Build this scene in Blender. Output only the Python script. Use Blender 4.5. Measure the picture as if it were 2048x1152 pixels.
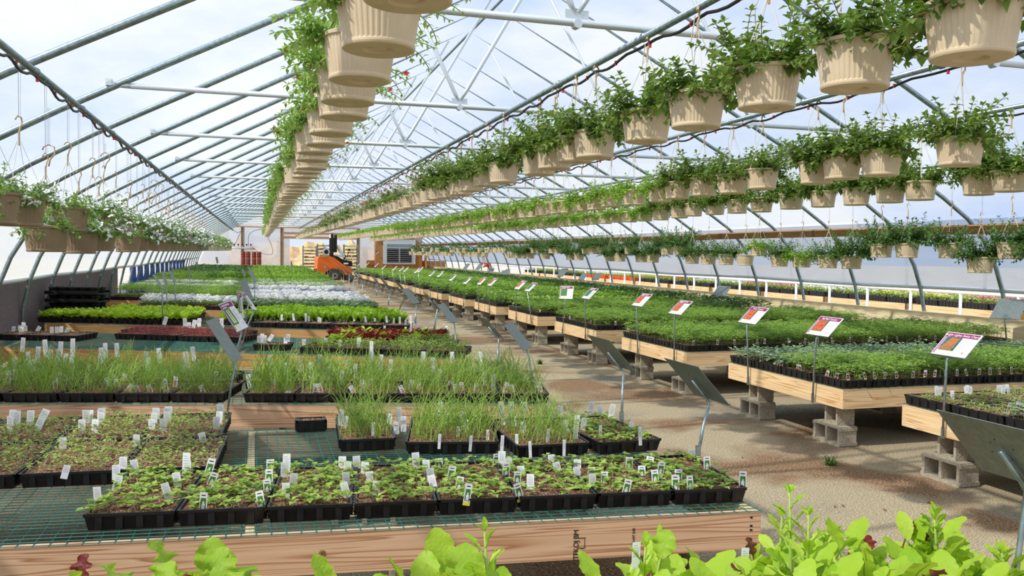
import bpy, math, random
import numpy as np
from mathutils import Vector, Matrix
for o in list(bpy.data.objects): bpy.data.objects.remove(o, do_unlink=True)
SC = bpy.context.scene
COL = SC.collection
R = math.radians
# ---------------------------------------------------------------- camera
H, FPX, YAW, PITCH, ROLL = 1.78, 1700.0, .2902, .0411, .012
FW = Vector((math.sin(YAW)*math.cos(PITCH), math.cos(YAW)*math.cos(PITCH), -math.sin(PITCH)))
RT0 = Vector((math.cos(YAW), -math.sin(YAW), 0)); UP0 = RT0.cross(FW)
RT = RT0*math.cos(ROLL)+UP0*math.sin(ROLL); UP = -RT0*math.sin(ROLL)+UP0*math.cos(ROLL)
CAM = Vector((0, 0, H))
cd = bpy.data.cameras.new('camera'); cam = bpy.data.objects.new('camera', cd); COL.objects.link(cam)
cd.sensor_width = 36; cd.lens = 36*FPX/2048; cd.clip_start = .05; cd.clip_end = 500
M = Matrix.Identity(4)
for i in range(3): M[i][0], M[i][1], M[i][2], M[i][3] = RT[i], UP[i], -FW[i], CAM[i]
cam.matrix_world = M; SC.camera = cam
def at(u, v, x=None, y=None, z=None):
    "measuring aid: the point of a real plane (x=, y= or z=) that photo pixel u, v falls on"
    d = FW*FPX+RT*(u-1024)-UP*(v-576)
    t = (z-H)/d.z if z is not None else x/d.x if x is not None else y/d.y
    return CAM+d*t
# ---------------------------------------------------------------- world, sun, exposure
SC.view_settings.view_transform = 'Standard'; SC.view_settings.look = 'None'
SC.view_settings.gamma = 1; SC.view_settings.use_curve_mapping = False
SC.view_settings.exposure = 0.0
W = bpy.data.worlds.new('sky'); SC.world = W; W.use_nodes = True
nt = W.node_tree; nt.nodes.clear()
def nn(nt, t, **k):
    n = nt.nodes.new(t)
    for a, b in k.items():
        if a in n.inputs.keys() if isinstance(a, str) else False: n.inputs[a].default_value = b
        else: setattr(n, a, b)
    return n
out = nt.nodes.new('ShaderNodeOutputWorld'); bg = nt.nodes.new('ShaderNodeBackground')
tc = nt.nodes.new('ShaderNodeTexCoord'); mp = nt.nodes.new('ShaderNodeMapping'); mp.inputs['Scale'].default_value = (1.6, 1.6, 4)
ns = nt.nodes.new('ShaderNodeTexNoise'); ns.inputs['Scale'].default_value = 2.2; ns.inputs['Detail'].default_value = 6; ns.inputs['Roughness'].default_value = .55
rp = nt.nodes.new('ShaderNodeValToRGB')
rp.color_ramp.elements[0].position = .38; rp.color_ramp.elements[0].color = (.53, .68, .98, 1)
rp.color_ramp.elements[1].position = .62; rp.color_ramp.elements[1].color = (.93, .96, 1.0, 1)
L = nt.links.new
L(tc.outputs['Generated'], mp.inputs['Vector']); L(mp.outputs[0], ns.inputs['Vector']); L(ns.outputs['Fac'], rp.inputs['Fac'])
L(rp.outputs['Color'], bg.inputs['Color']); bg.inputs['Strength'].default_value = 1.05; L(bg.outputs[0], out.inputs[0])
sl = bpy.data.lights.new('sun', 'SUN'); sl.energy = 4.2; sl.angle = R(1.0); sl.color = (1, .955, .87)
so = bpy.data.objects.new('sun', sl); COL.objects.link(so)
so.rotation_euler = Vector((-.66, -.20, .72)).to_track_quat('Z', 'Y').to_euler(); so.location = (-10, -3, 12)

# ---------------------------------------------------------------- materials
MT = {}
def newmat(name):
    m = bpy.data.materials.new(name); m.use_nodes = True; MT[name] = m
    return m, m.node_tree, m.node_tree.nodes['Principled BSDF'], m.node_tree.links.new
def c4(c): return (c[0], c[1], c[2], 1)
def lin(r, g, b):
    f = lambda c: (c/255/12.92) if c <= 10 else ((c/255+.055)/1.055)**2.4
    return (f(r), f(g), f(b))
def plain(name, col, rough=.6, metal=0, col2=None, scale=6, stretch=(1, 1, 1), bump=0, spec=.4, detail=4, lo=.35, hi=.65):
    m, nt, b, L = newmat(name)
    b.inputs['Roughness'].default_value = rough; b.inputs['Metallic'].default_value = metal; b.inputs['Specular IOR Level'].default_value = spec
    b.inputs['Base Color'].default_value = c4(col)
    if col2 or bump:
        tc = nt.nodes.new('ShaderNodeTexCoord'); mp = nt.nodes.new('ShaderNodeMapping'); mp.inputs['Scale'].default_value = stretch
        n = nt.nodes.new('ShaderNodeTexNoise'); n.inputs['Scale'].default_value = scale; n.inputs['Detail'].default_value = detail
        L(tc.outputs['Object'], mp.inputs[0]); L(mp.outputs[0], n.inputs['Vector'])
        if col2:
            r = nt.nodes.new('ShaderNodeValToRGB'); r.color_ramp.elements[0].position = lo; r.color_ramp.elements[1].position = hi
            r.color_ramp.elements[0].color = c4(col); r.color_ramp.elements[1].color = c4(col2)
            L(n.outputs['Fac'], r.inputs[0]); L(r.outputs[0], b.inputs['Base Color'])
        if bump:
            bp = nt.nodes.new('ShaderNodeBump'); bp.inputs['Strength'].default_value = bump; bp.inputs['Distance'].default_value = .01
            L(n.outputs['Fac'], bp.inputs['Height']); L(bp.outputs[0], b.inputs['Normal'])
    return m
def leafmat(name, c1, c2, tr=.35, rough=.5, trcol=None, spec=.35):
    m, nt, b, L = newmat(name)
    g = nt.nodes.new('ShaderNodeNewGeometry'); r = nt.nodes.new('ShaderNodeValToRGB')
    r.color_ramp.elements[0].color = c4(c1); r.color_ramp.elements[1].color = c4(c2)
    L(g.outputs['Random Per Island'], r.inputs[0]); L(r.outputs[0], b.inputs['Base Color'])
    b.inputs['Roughness'].default_value = rough; b.inputs['Specular IOR Level'].default_value = spec
    t = nt.nodes.new('ShaderNodeBsdfTranslucent'); mx = nt.nodes.new('ShaderNodeMixShader'); mx.inputs[0].default_value = tr
    if trcol:
        mc = nt.nodes.new('ShaderNodeMix'); mc.data_type = 'RGBA'; mc.inputs[0].default_value = .6
        mc.inputs[7].default_value = c4(trcol); L(r.outputs[0], mc.inputs[6]); L(mc.outputs[2], t.inputs[0])
    else: L(r.outputs[0], t.inputs[0])
    L(b.outputs[0], mx.inputs[1]); L(t.outputs[0], mx.inputs[2]); L(mx.outputs[0], nt.nodes['Material Output'].inputs[0])
    return m
def woodmat(name, c1, c2, c3, sc=1.0, ax=0):
    "grain along local x; growth rings from a distorted wave, stretched along the board"
    m, nt, b, L = newmat(name)
    tc = nt.nodes.new('ShaderNodeTexCoord'); oi = nt.nodes.new('ShaderNodeObjectInfo')
    ad = nt.nodes.new('ShaderNodeVectorMath'); ad.operation = 'ADD'
    ml = nt.nodes.new('ShaderNodeVectorMath'); ml.operation = 'SCALE'; ml.inputs['Scale'].default_value = 7.3
    L(oi.outputs['Location'], ml.inputs[0]); L(tc.outputs['Object'], ad.inputs[0]); L(ml.outputs[0], ad.inputs[1])
    mp = nt.nodes.new('ShaderNodeMapping'); s = [30*sc]*3; s[ax] = .8*sc; mp.inputs['Scale'].default_value = s
    L(ad.outputs[0], mp.inputs[0])
    n = nt.nodes.new('ShaderNodeTexNoise'); n.inputs['Scale'].default_value = .42; n.inputs['Detail'].default_value = 1.5; n.inputs['Distortion'].default_value = .3
    L(mp.outputs[0], n.inputs['Vector'])
    mu = nt.nodes.new('ShaderNodeMath'); mu.operation = 'MULTIPLY'; mu.inputs[1].default_value = 16; L(n.outputs['Fac'], mu.inputs[0])
    fr = nt.nodes.new('ShaderNodeMath'); fr.operation = 'FRACT'; L(mu.outputs[0], fr.inputs[0])
    r = nt.nodes.new('ShaderNodeValToRGB'); e = r.color_ramp.elements
    e[0].position = 0; e[0].color = c4(c1); e[1].position = 1; e[1].color = c4(c1)
    x = r.color_ramp.elements.new(.55); x.color = c4(c2); x = r.color_ramp.elements.new(.86); x.color = c4(c3)
    L(fr.outputs[0], r.inputs[0]); L(r.outputs[0], b.inputs['Base Color']); b.inputs['Roughness'].default_value = .72; b.inputs['Specular IOR Level'].default_value = .25
    return m
for nm, ax in (('pine_x', 0), ('pine_y', 1)):
    woodmat(nm, lin(240, 212, 168), lin(236, 202, 152), lin(206, 156, 100), 1, ax)
woodmat('pine_dark', lin(204, 164, 112), lin(194, 150, 98), lin(158, 112, 68), 1, 0)
woodmat('redpine', lin(226, 190, 156), lin(216, 176, 140), lin(176, 122, 86), 1, 0)
woodmat('treated', lin(246, 232, 196), lin(238, 220, 176), lin(216, 192, 140), 1, 1)
woodmat('knee_board', lin(150, 138, 140), lin(120, 108, 112), lin(88, 78, 84), .8, 0)
woodmat('hip_wood', lin(168, 128, 86), lin(152, 112, 72), lin(116, 80, 48), 1, 1)
plain('plywood', lin(184, 130, 72), .7, col2=lin(152, 104, 54), scale=5, stretch=(1, 1, 4))
plain('galvanized', lin(166, 182, 186), .34, .75, col2=lin(134, 150, 154), scale=30)
plain('galv_plate', lin(140, 150, 146), .42, .65, col2=lin(124, 134, 130), scale=40)
plain('galv_light', lin(214, 222, 226), .4, .45)
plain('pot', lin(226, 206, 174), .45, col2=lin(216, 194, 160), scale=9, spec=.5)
plain('pot_shaded', lin(160, 138, 110), .5, col2=lin(148, 126, 98), scale=9)  # tan pot again, shade of the curtain-side rows put into its colour
plain('tray', lin(26, 26, 29), .42, spec=.5)
plain('tray_worn', lin(44, 44, 48), .55, spec=.5)
plain('orange_tray', lin(232, 84, 40), .5)
plain('meshwire', lin(30, 112, 104), .5, spec=.4)
plain('hose', lin(34, 34, 36), .5)
plain('twine', lin(225, 215, 196), .7)
plain('hook', lin(196, 170, 130), .55)
plain('red', lin(190, 36, 30), .5)
plain('white', lin(245, 245, 245), .5)
plain('white_flower', lin(250, 250, 250), .7)
plain('pale_trim', lin(236, 240, 244), .5)
plain('printgrey', lin(176, 180, 188), .6)
plain('ink', lin(30, 24, 22), .8)
plain('cream', lin(247, 238, 200), .6)
plain('yellow', lin(238, 222, 60), .6)
plain('maroon', lin(146, 40, 100), .55)
plain('lilac', lin(186, 120, 170), .55)
plain('tomato', lin(214, 52, 44), .5, col2=lin(238, 110, 80), scale=60)
plain('carrot', lin(236, 150, 60), .5, col2=lin(214, 80, 50), scale=80)
plain('teal', lin(70, 140, 120), .5, col2=lin(40, 80, 78), scale=70)
plain('leek', lin(84, 150, 60), .6, col2=lin(50, 104, 46), scale=160)
plain('cinder', lin(190, 180, 160), .95, col2=lin(160, 150, 132), scale=60, bump=.5, spec=.1)
plain('barrel', lin(150, 64, 40), .5)
plain('orange', lin(240, 118, 40), .4)
plain('black', lin(24, 25, 28), .5)
plain('rubber', lin(58, 56, 54), .8, col2=lin(82, 78, 72), scale=20)
plain('steel', lin(170, 172, 170), .4, .7)
plain('blue_tarp', lin(44, 92, 190), .5)
plain('straw', lin(214, 184, 146), .95, col2=lin(190, 156, 112), scale=3, bump=.5)
plain('skin', lin(206, 160, 130), .6); plain('denim', lin(120, 140, 170), .8); plain('shirt', lin(225, 228, 232), .8); plain('hair', lin(60, 40, 28), .7)
def soilmat(name, c1, c2, per=.68):
    m, nt, b, L = newmat(name)
    tc = nt.nodes.new('ShaderNodeTexCoord')
    n = nt.nodes.new('ShaderNodeTexNoise'); n.inputs['Scale'].default_value = 55; n.inputs['Detail'].default_value = 5
    r = nt.nodes.new('ShaderNodeValToRGB'); r.color_ramp.elements[0].position = .35; r.color_ramp.elements[1].position = .65
    r.color_ramp.elements[0].color = c4(c1); r.color_ramp.elements[1].color = c4(c2)
    v = nt.nodes.new('ShaderNodeTexVoronoi'); v.inputs['Scale'].default_value = 105
    th = nt.nodes.new('ShaderNodeMath'); th.operation = 'LESS_THAN'; th.inputs[1].default_value = .26
    n2 = nt.nodes.new('ShaderNodeTexNoise'); n2.inputs['Scale'].default_value = 40; n2.inputs['Detail'].default_value = 3
    t2 = nt.nodes.new('ShaderNodeMath'); t2.operation = 'GREATER_THAN'; t2.inputs[1].default_value = per-.16
    mm = nt.nodes.new('ShaderNodeMath'); mm.operation = 'MULTIPLY'
    mx = nt.nodes.new('ShaderNodeMix'); mx.data_type = 'RGBA'; mx.inputs[7].default_value = c4(lin(232, 214, 190))
    for q in (n, v, n2): L(tc.outputs['Object'], q.inputs['Vector'])
    L(n.outputs['Fac'], r.inputs[0]); L(v.outputs['Distance'], th.inputs[0]); L(n2.outputs['Fac'], t2.inputs[0])
    L(th.outputs[0], mm.inputs[0]); L(t2.outputs[0], mm.inputs[1]); L(mm.outputs[0], mx.inputs[0]); L(r.outputs[0], mx.inputs[6]); L(mx.outputs[2], b.inputs['Base Color'])
    b.inputs['Roughness'].default_value = .95; b.inputs['Specular IOR Level'].default_value = .1
    bp = nt.nodes.new('ShaderNodeBump'); bp.inputs['Strength'].default_value = .9; bp.inputs['Distance'].default_value = .012
    L(n.outputs['Fac'], bp.inputs['Height']); L(bp.outputs[0], b.inputs['Normal'])
soilmat('soil', lin(74, 48, 36), lin(146, 104, 78), .60)
soilmat('soil_pale', lin(110, 78, 54), lin(190, 150, 110), .6)
# leaves
leafmat('fuchsia_leaf', lin(66, 98, 44), lin(142, 170, 84), .34, trcol=lin(150, 190, 60))
leafmat('lime_leaf', lin(96, 148, 44), lin(168, 206, 88), .35, trcol=lin(190, 220, 70))
leafmat('dark_leaf', lin(60, 96, 48), lin(112, 148, 76), .25, trcol=lin(110, 150, 50))
leafmat('succulent_leaf', lin(112, 162, 62), lin(190, 216, 130), .35, trcol=lin(180, 215, 80))
leafmat('bacopa_leaf', lin(74, 122, 52), lin(150, 184, 100), .35, trcol=lin(170, 205, 80))
leafmat('pale_leaf', lin(120, 150, 80), lin(222, 228, 190), .3)
leafmat('tomato_leaf', lin(104, 152, 66), lin(200, 222, 124), .46, trcol=lin(150, 195, 70), rough=.7, spec=.2)
leafmat('melon_leaf', lin(112, 146, 106), lin(184, 204, 164), .3, rough=.7)
leafmat('onion_leaf', lin(120, 168, 64), lin(206, 226, 124), .44, trcol=lin(190, 215, 100))
leafmat('sprout_leaf', lin(120, 156, 66), lin(188, 212, 104), .35, trcol=lin(190, 215, 100))
leafmat('sprout_stem', lin(206, 190, 150), lin(222, 214, 178), .3)
leafmat('romaine_leaf', lin(128, 172, 36), lin(200, 224, 84), .4, trcol=lin(205, 230, 60))
leafmat('bokchoi_leaf', lin(104, 156, 34), lin(180, 212, 76), .4, trcol=lin(190, 225, 60))
leafmat('red_leaf', lin(84, 28, 34), lin(150, 66, 54), .3, trcol=lin(190, 70, 50))
leafmat('beet_leaf', lin(110, 40, 52), lin(160, 90, 90), .25)
leafmat('mustard_leaf', lin(150, 194, 36), lin(206, 228, 88), .42, trcol=lin(205, 232, 60))
leafmat('mustard_stem', lin(176, 206, 90), lin(206, 226, 120), .35)
leafmat('bronze_leaf', lin(110, 54, 44), lin(150, 104, 62), .35)
leafmat('kale_leaf', lin(96, 128, 92), lin(150, 176, 130), .3)
leafmat('alyssum', lin(246, 246, 248), lin(255, 255, 255), .45, rough=.8)
leafmat('petal_violet', lin(140, 110, 200), lin(180, 160, 230), .3)
leafmat('petal_pink', lin(214, 70, 120), lin(240, 130, 160), .35)
leafmat('petal_red', lin(170, 30, 40), lin(210, 60, 60), .3)
leafmat('petal_yellow', lin(220, 210, 60), lin(236, 226, 110), .3)
leafmat('stem_red', lin(110, 70, 48), lin(140, 96, 60), .1)
leafmat('stem_green', lin(110, 140, 64), lin(150, 176, 90), .2)
leafmat('grass_leaf', lin(70, 118, 40), lin(130, 168, 60), .3)
for nm in ('mustard_leaf', 'romaine_leaf', 'bronze_leaf', 'red_leaf', 'fuchsia_leaf'):
    m = MT[nm]; nt = m.node_tree; b = nt.nodes['Principled BSDF']; tc = nt.nodes.new('ShaderNodeTexCoord'); v = nt.nodes.new('ShaderNodeTexVoronoi'); v.feature = 'DISTANCE_TO_EDGE'; v.inputs['Scale'].default_value = 70
    bp = nt.nodes.new('ShaderNodeBump'); bp.inputs['Strength'].default_value = .45; bp.inputs['Distance'].default_value = .004
    nt.links.new(tc.outputs['Object'], v.inputs['Vector']); nt.links.new(v.outputs['Distance'], bp.inputs['Height']); nt.links.new(bp.outputs[0], b.inputs['Normal'])
def filmmat(name, transp, col=(.95, .97, 1), tl=.5, rough=.25, wrinkle=0):
    m, nt, b, L = newmat(name); nt.nodes.remove(b)
    t = nt.nodes.new('ShaderNodeBsdfTransparent'); t.inputs[0].default_value = (.97, .985, 1, 1)
    d = nt.nodes.new('ShaderNodeBsdfTranslucent'); d.inputs[0].default_value = c4(col)
    df = nt.nodes.new('ShaderNodeBsdfDiffuse'); df.inputs[0].default_value = c4(col)
    g = nt.nodes.new('ShaderNodeBsdfGlossy'); g.inputs['Roughness'].default_value = rough
    a = nt.nodes.new('ShaderNodeMixShader'); a.inputs[0].default_value = tl; L(df.outputs[0], a.inputs[1]); L(d.outputs[0], a.inputs[2])
    b2 = nt.nodes.new('ShaderNodeMixShader'); b2.inputs[0].default_value = .12; L(a.outputs[0], b2.inputs[1]); L(g.outputs[0], b2.inputs[2])
    c = nt.nodes.new('ShaderNodeMixShader'); L(b2.outputs[0], c.inputs[1]); L(t.outputs[0], c.inputs[2]); c.inputs[0].default_value = transp
    tc = nt.nodes.new('ShaderNodeTexCoord'); mp = nt.nodes.new('ShaderNodeMapping'); mp.inputs['Scale'].default_value = (3, .7, .8)
    n = nt.nodes.new('ShaderNodeTexNoise'); n.inputs['Scale'].default_value = 1.6; n.inputs['Detail'].default_value = 5; n.inputs['Distortion'].default_value = 1
    mr = nt.nodes.new('ShaderNodeMapRange'); mr.inputs[3].default_value = transp-.1; mr.inputs[4].default_value = min(.97, transp+.1)
    L(tc.outputs['Object'], mp.inputs[0]); L(mp.outputs[0], n.inputs['Vector']); L(n.outputs['Fac'], mr.inputs[0]); L(mr.outputs[0], c.inputs[0])
    L(c.outputs[0], nt.nodes['Material Output'].inputs[0]); return m
filmmat('film', .76, tl=.6)
filmmat('curtain_left', .2, (.78, .78, .76), .6)
filmmat('curtain_right', .34, (.62, .67, .78), .5)
filmmat('film_end', .22, (.94, .95, .96), .55)
def groundmat():
    m, nt, b, L = newmat('gravel')
    tc = nt.nodes.new('ShaderNodeTexCoord')
    def noise(s, d=4, dist=0):
        n = nt.nodes.new('ShaderNodeTexNoise'); n.inputs['Scale'].default_value = s; n.inputs['Detail'].default_value = d; n.inputs['Distortion'].default_value = dist
        L(tc.outputs['Object'], n.inputs['Vector']); return n
    def ramp(src, a, b_, lo, hi):
        r = nt.nodes.new('ShaderNodeValToRGB'); r.color_ramp.elements[0].position = lo; r.color_ramp.elements[1].position = hi
        r.color_ramp.elements[0].color = c4(a); r.color_ramp.elements[1].color = c4(b_); L(src, r.inputs[0]); return r
    def mix(f, a, b_, mode='MIX'):
        x = nt.nodes.new('ShaderNodeMix'); x.data_type = 'RGBA'; x.blend_type = mode
        if isinstance(f, float): x.inputs[0].default_value = f
        else: L(f, x.inputs[0])
        L(a, x.inputs[6]); L(b_, x.inputs[7]); return x.outputs[2]
    fine = ramp(noise(95, 3).outputs['Fac'], lin(112, 98, 78), lin(212, 196, 162), .32, .68)
    big = noise(.75, 5, .6)
    soil = ramp(noise(60, 4).outputs['Fac'], lin(98, 74, 54), lin(168, 138, 106), .35, .65)
    f = ramp(big.outputs['Fac'], (0, 0, 0), (1, 1, 1), .47, .6)
    c = mix(f.outputs[0], fine.outputs[0], soil.outputs[0])
    grey = ramp(noise(30, 3).outputs['Fac'], lin(112, 108, 100), lin(150, 144, 130), .4, .6)
    f2 = ramp(noise(.55, 3, .4).outputs['Fac'], (0, 0, 0), (1, 1, 1), .56, .66)
    c = mix(f2.outputs[0], c, grey.outputs[0])
    v = nt.nodes.new('ShaderNodeTexVoronoi'); v.inputs['Scale'].default_value = 42; L(tc.outputs['Object'], v.inputs['Vector'])
    th = nt.nodes.new('ShaderNodeMath'); th.operation = 'LESS_THAN'; th.inputs[1].default_value = .13; L(v.outputs['Distance'], th.inputs[0])
    wh = nt.nodes.new('ShaderNodeRGB'); wh.outputs[0].default_value = c4(lin(236, 228, 212))
    c = mix(th.outputs[0], c, wh.outputs[0])
    L(c, b.inputs['Base Color']); b.inputs['Roughness'].default_value = .95; b.inputs['Specular IOR Level'].default_value = .1
    bp = nt.nodes.new('ShaderNodeBump'); bp.inputs['Strength'].default_value = .55; bp.inputs['Distance'].default_value = .015
    L(noise(70, 4).outputs['Fac'], bp.inputs['Height']); L(bp.outputs[0], b.inputs['Normal'])
groundmat()
plain('outside_ground', lin(214, 206, 196), .95, col2=lin(186, 178, 160), scale=.8)

# ---------------------------------------------------------------- mesh builder
class MB:
    def __init__(s): s.v = []; s.f = []; s.m = []
    def add(s, vs, fs, m=0):
        o = len(s.v); s.v += [tuple(p) for p in vs]; s.f += [tuple(i+o for i in q) for q in fs]; s.m += [m]*len(fs)
    def box(s, c, d, m=0, rz=0, mat=None, taper=1):
        x, y, z = d[0]/2, d[1]/2, d[2]/2
        vs = [Vector((a*x*(taper if k < 0 else 1), b*y*(taper if k < 0 else 1), k*z)) for k in (-1, 1) for a, b in ((-1, -1), (1, -1), (1, 1), (-1, 1))]
        if mat: vs = [mat @ p for p in vs]
        if rz: q = Matrix.Rotation(rz, 3, 'Z'); vs = [q @ p for p in vs]
        c = Vector(c); s.add([p+c for p in vs], [(3, 2, 1, 0), (4, 5, 6, 7), (0, 1, 5, 4), (1, 2, 6, 5), (2, 3, 7, 6), (3, 0, 4, 7)], m)
    def tube(s, pts, r, seg=6, m=0, caps=True):
        pts = [Vector(p) for p in pts]; n = len(pts); rs = r if isinstance(r, (list, tuple)) else [r]*n
        vs = []; ref = None
        for i, p in enumerate(pts):
            t = (pts[min(i+1, n-1)]-pts[max(i-1, 0)]).normalized()
            if ref is None: ref = Vector((0, 0, 1)) if abs(t.z) < .9 else Vector((1, 0, 0))
            a = t.cross(ref).normalized(); b = t.cross(a).normalized(); ref = -b if False else ref
            for k in range(seg):
                w = 2*math.pi*k/seg; vs.append(p+(a*math.cos(w)+b*math.sin(w))*rs[i])
        fs = [(i*seg+k, i*seg+(k+1) % seg, (i+1)*seg+(k+1) % seg, (i+1)*seg+k) for i in range(n-1) for k in range(seg)]
        if caps: fs += [tuple(range(seg))[::-1], tuple(range((n-1)*seg, n*seg))]
        s.add(vs, fs, m)
    def lathe(s, prof, seg=24, m=0, c=(0, 0, 0), rib=0, nrib=0):
        vs = []; c = Vector(c)
        for r, z in prof:
            for k in range(seg):
                w = 2*math.pi*k/seg; q = r
                vs.append(c+Vector((q*math.cos(w), q*math.sin(w), z)))
        n = len(prof)
        s.add(vs, [(i*seg+k, i*seg+(k+1) % seg, (i+1)*seg+(k+1) % seg, (i+1)*seg+k) for i in range(n-1) for k in range(seg)], m)
    def quad(s, a, b, c, d, m=0): s.add([a, b, c, d], [(0, 1, 2, 3)], m)
    def leaf(s, p, d, l, w, m=0, droop=.25, up=Vector((0, 0, 1))):
        p = Vector(p); d = Vector(d).normalized(); sd = d.cross(up)
        if sd.length < .05: sd = d.cross(Vector((1, 0, 0)))
        sd.normalize(); n = sd.cross(d)
        mid = p+d*l*.45-n*w*.12; tip = p+d*l-n*l*droop
        s.add([p, mid+sd*w*.5+n*w*.18, mid, mid-sd*w*.5+n*w*.18, tip], [(0, 1, 2), (0, 2, 3), (1, 4, 2), (2, 4, 3)], m)
    def leaf2(s, p, d, l, w, m=0, droop=.25, up=Vector((0, 0, 1))):
        "two-triangle leaf for far or tiny foliage"
        p = Vector(p); d = Vector(d).normalized(); sd = d.cross(up)
        if sd.length < .05: sd = d.cross(Vector((1, 0, 0)))
        sd.normalize(); n = sd.cross(d); mid = p+d*l*.5
        s.add([p, mid+sd*w*.5, p+d*l-n*l*droop, mid-sd*w*.5], [(0, 1, 2, 3)], m)
    def mesh(s, name, mats, smooth=False):
        me = bpy.data.meshes.new(name); me.from_pydata(s.v, [], s.f)
        for q in mats: me.materials.append(MT[q])
        if len(mats) > 1: me.polygons.foreach_set('material_index', s.m)
        if smooth: me.polygons.foreach_set('use_smooth', [True]*len(me.polygons))
        me.update(); return me
    def build(s, name, mats, parent=None, smooth=False, loc=None):
        o = bpy.data.objects.new(name, s.mesh(name, mats, smooth)); COL.objects.link(o)
        if parent: o.parent = parent
        if loc is not None: o.location = loc
        return o
def tag(o, label, cat, group=None, kind=None):
    if label: o['label'] = label
    if cat: o['category'] = cat
    if group: o['group'] = group
    if kind: o['kind'] = kind
    return o
def struct(o, label=None):
    o['kind'] = 'structure'
    if label: o['label'] = label
    return o
def empty(name, loc=(0, 0, 0), rz=0):
    o = bpy.data.objects.new(name, None); COL.objects.link(o); o.location = loc; o.rotation_euler = (0, 0, rz); o.empty_display_size = .1; return o
def inst(name, me, parent=None, loc=(0, 0, 0), rz=0, sc=1, rot=None):
    o = bpy.data.objects.new(name, me); COL.objects.link(o); o.location = loc
    o.rotation_euler = rot if rot else (0, 0, rz); o.scale = (sc, sc, sc) if not isinstance(sc, tuple) else sc
    if parent: o.parent = parent
    return o
def copytree(o, parent=None):
    c = o.copy(); COL.objects.link(c)
    if parent: c.parent = parent
    for ch in list(o.children): copytree(ch, c)
    return c
ONES = 'zeroth first second third fourth fifth sixth seventh eighth ninth tenth eleventh twelfth thirteenth fourteenth fifteenth sixteenth seventeenth eighteenth nineteenth'.split()
TENS = {2: 'twent', 3: 'thirt', 4: 'fort', 5: 'fift', 6: 'sixt', 7: 'sevent', 8: 'eight', 9: 'ninet'}
def nth(n):
    if n < 20: return ONES[n]
    t, u = divmod(n, 10)
    if n >= 100: return 'hundred-'+(nth(n-100) if n > 100 else 'th')
    return TENS[t]+('ieth' if u == 0 else 'y-'+ONES[u])
rnd = random.Random(7)
U = rnd.uniform
# ---------------------------------------------------------------- the greenhouse shell
XR, ZR = 3.614, 5.757                                   # ridge
PROF = [(7.18, 0), (7.18, .8), (7.08, 1.25), (6.93, 1.64), (6.70, 2.03), (6.38, 2.36), (5.92, 2.66), (5.3, 3.01), (4.9, 3.22), (2.45, 4.49), (0, ZR)]
YS, YE = -2.3, 55.6
RIBY = [8.44+1.65*k for k in range(-6, 29)]
g = MB(); g.box((XR, 26, -.05), (15.2, 64, .1)); struct(g.build('floor', ['gravel']), 'tan gravel and dirt floor of the greenhouse aisle')
g = MB(); g.box((40, 40, -.16), (220, 240, .1)); struct(g.build('ground_outside', ['outside_ground']), 'pale bare ground outside the greenhouse')
def film(name, pts, mat, label, off=.045, y0=YS, y1=YE, ny=36):
    b = MB(); vs = []; n = len(pts)
    for j in range(ny+1):
        y = y0+(y1-y0)*j/ny
        for x, z in pts: vs.append((x, y, z))
    b.add(vs, [(j*n+i, j*n+i+1, (j+1)*n+i+1, (j+1)*n+i) for j in range(ny) for i in range(n-1)])
    return struct(b.build(name, [mat], smooth=True), label)
O = .045
film('ceiling', [(XR-d-(O if i < 4 else .03), z+(.04 if i > 4 else 0)) for i, (d, z) in enumerate(PROF) if i >= 5]+[(XR+d+.03, z+.04) for i, (d, z) in reversed(list(enumerate(PROF))) if i >= 5 and d > 0], 'film', 'clear plastic film stretched over the roof ribs')
def side(s, zb, zt=2.37):
    pts = [(XR+s*(d+.05), z) for d, z in PROF if zb < z <= zt]
    if s < 0: pts = pts
    d0 = 7.08 if zb > 1.2 else 7.16
    return [(XR+s*(d0+.05), zb)]+pts
film('wall_right', side(1, 1.31), 'curtain_right', 'bluish plastic roll-up curtain along the far side of the benches')
film('wall_left', side(-1, 1.3), 'curtain_left', 'sunlit white plastic curtain of the side wall')
for s, nm, mt, zb in ((1, 'curtain_roll', 'curtain_right', 1.31), (-1, 'curtain_roll', 'curtain_left', 1.3)):
    b = MB(); b.tube([(XR+s*7.14, YS+(YE-YS)*k/30, zb-.02-.015*math.sin(k*1.7)) for k in range(31)], .035, 8, 0)
    tag(b.build(nm, ['pale_trim'], smooth=True), 'rolled hem of the bluish curtain beside the tomato benches' if s > 0 else 'rolled hem of the white curtain above the dark boards', 'curtain roll')
# end walls of film on timber, with the doorway beyond the lift truck
def gable(y, name, label, hole=None):
    b = MB()
    xs = sorted(set([XR-7.2+14.4*i/24 for i in range(25)]+([hole[0], hole[1]] if hole else [])))
    def top(x):
        d = abs(x-XR); P_ = PROF
        for (d0, z0), (d1, z1) in zip(P_, P_[1:]):
            if d1 <= d <= d0 and d0 != d1: return z1+(z0-z1)*(d-d1)/(d0-d1)
        return .8
    for x0, x1 in zip(xs, xs[1:]):
        zb = hole[2] if hole and x0 >= hole[0]-1e-4 and x1 <= hole[1]+1e-4 else 0
        b.quad((x0, y, zb), (x1, y, zb), (x1, y, top(x1)), (x0, y, top(x0)))
    return struct(b.build(name, ['film_end']), label)
gable(YE, 'wall_back', 'pale plastic end wall behind the lift truck', (1.9, 6.3, 2.5))
gable(YS, 'wall_front', 'plastic end wall behind the viewpoint')
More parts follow.
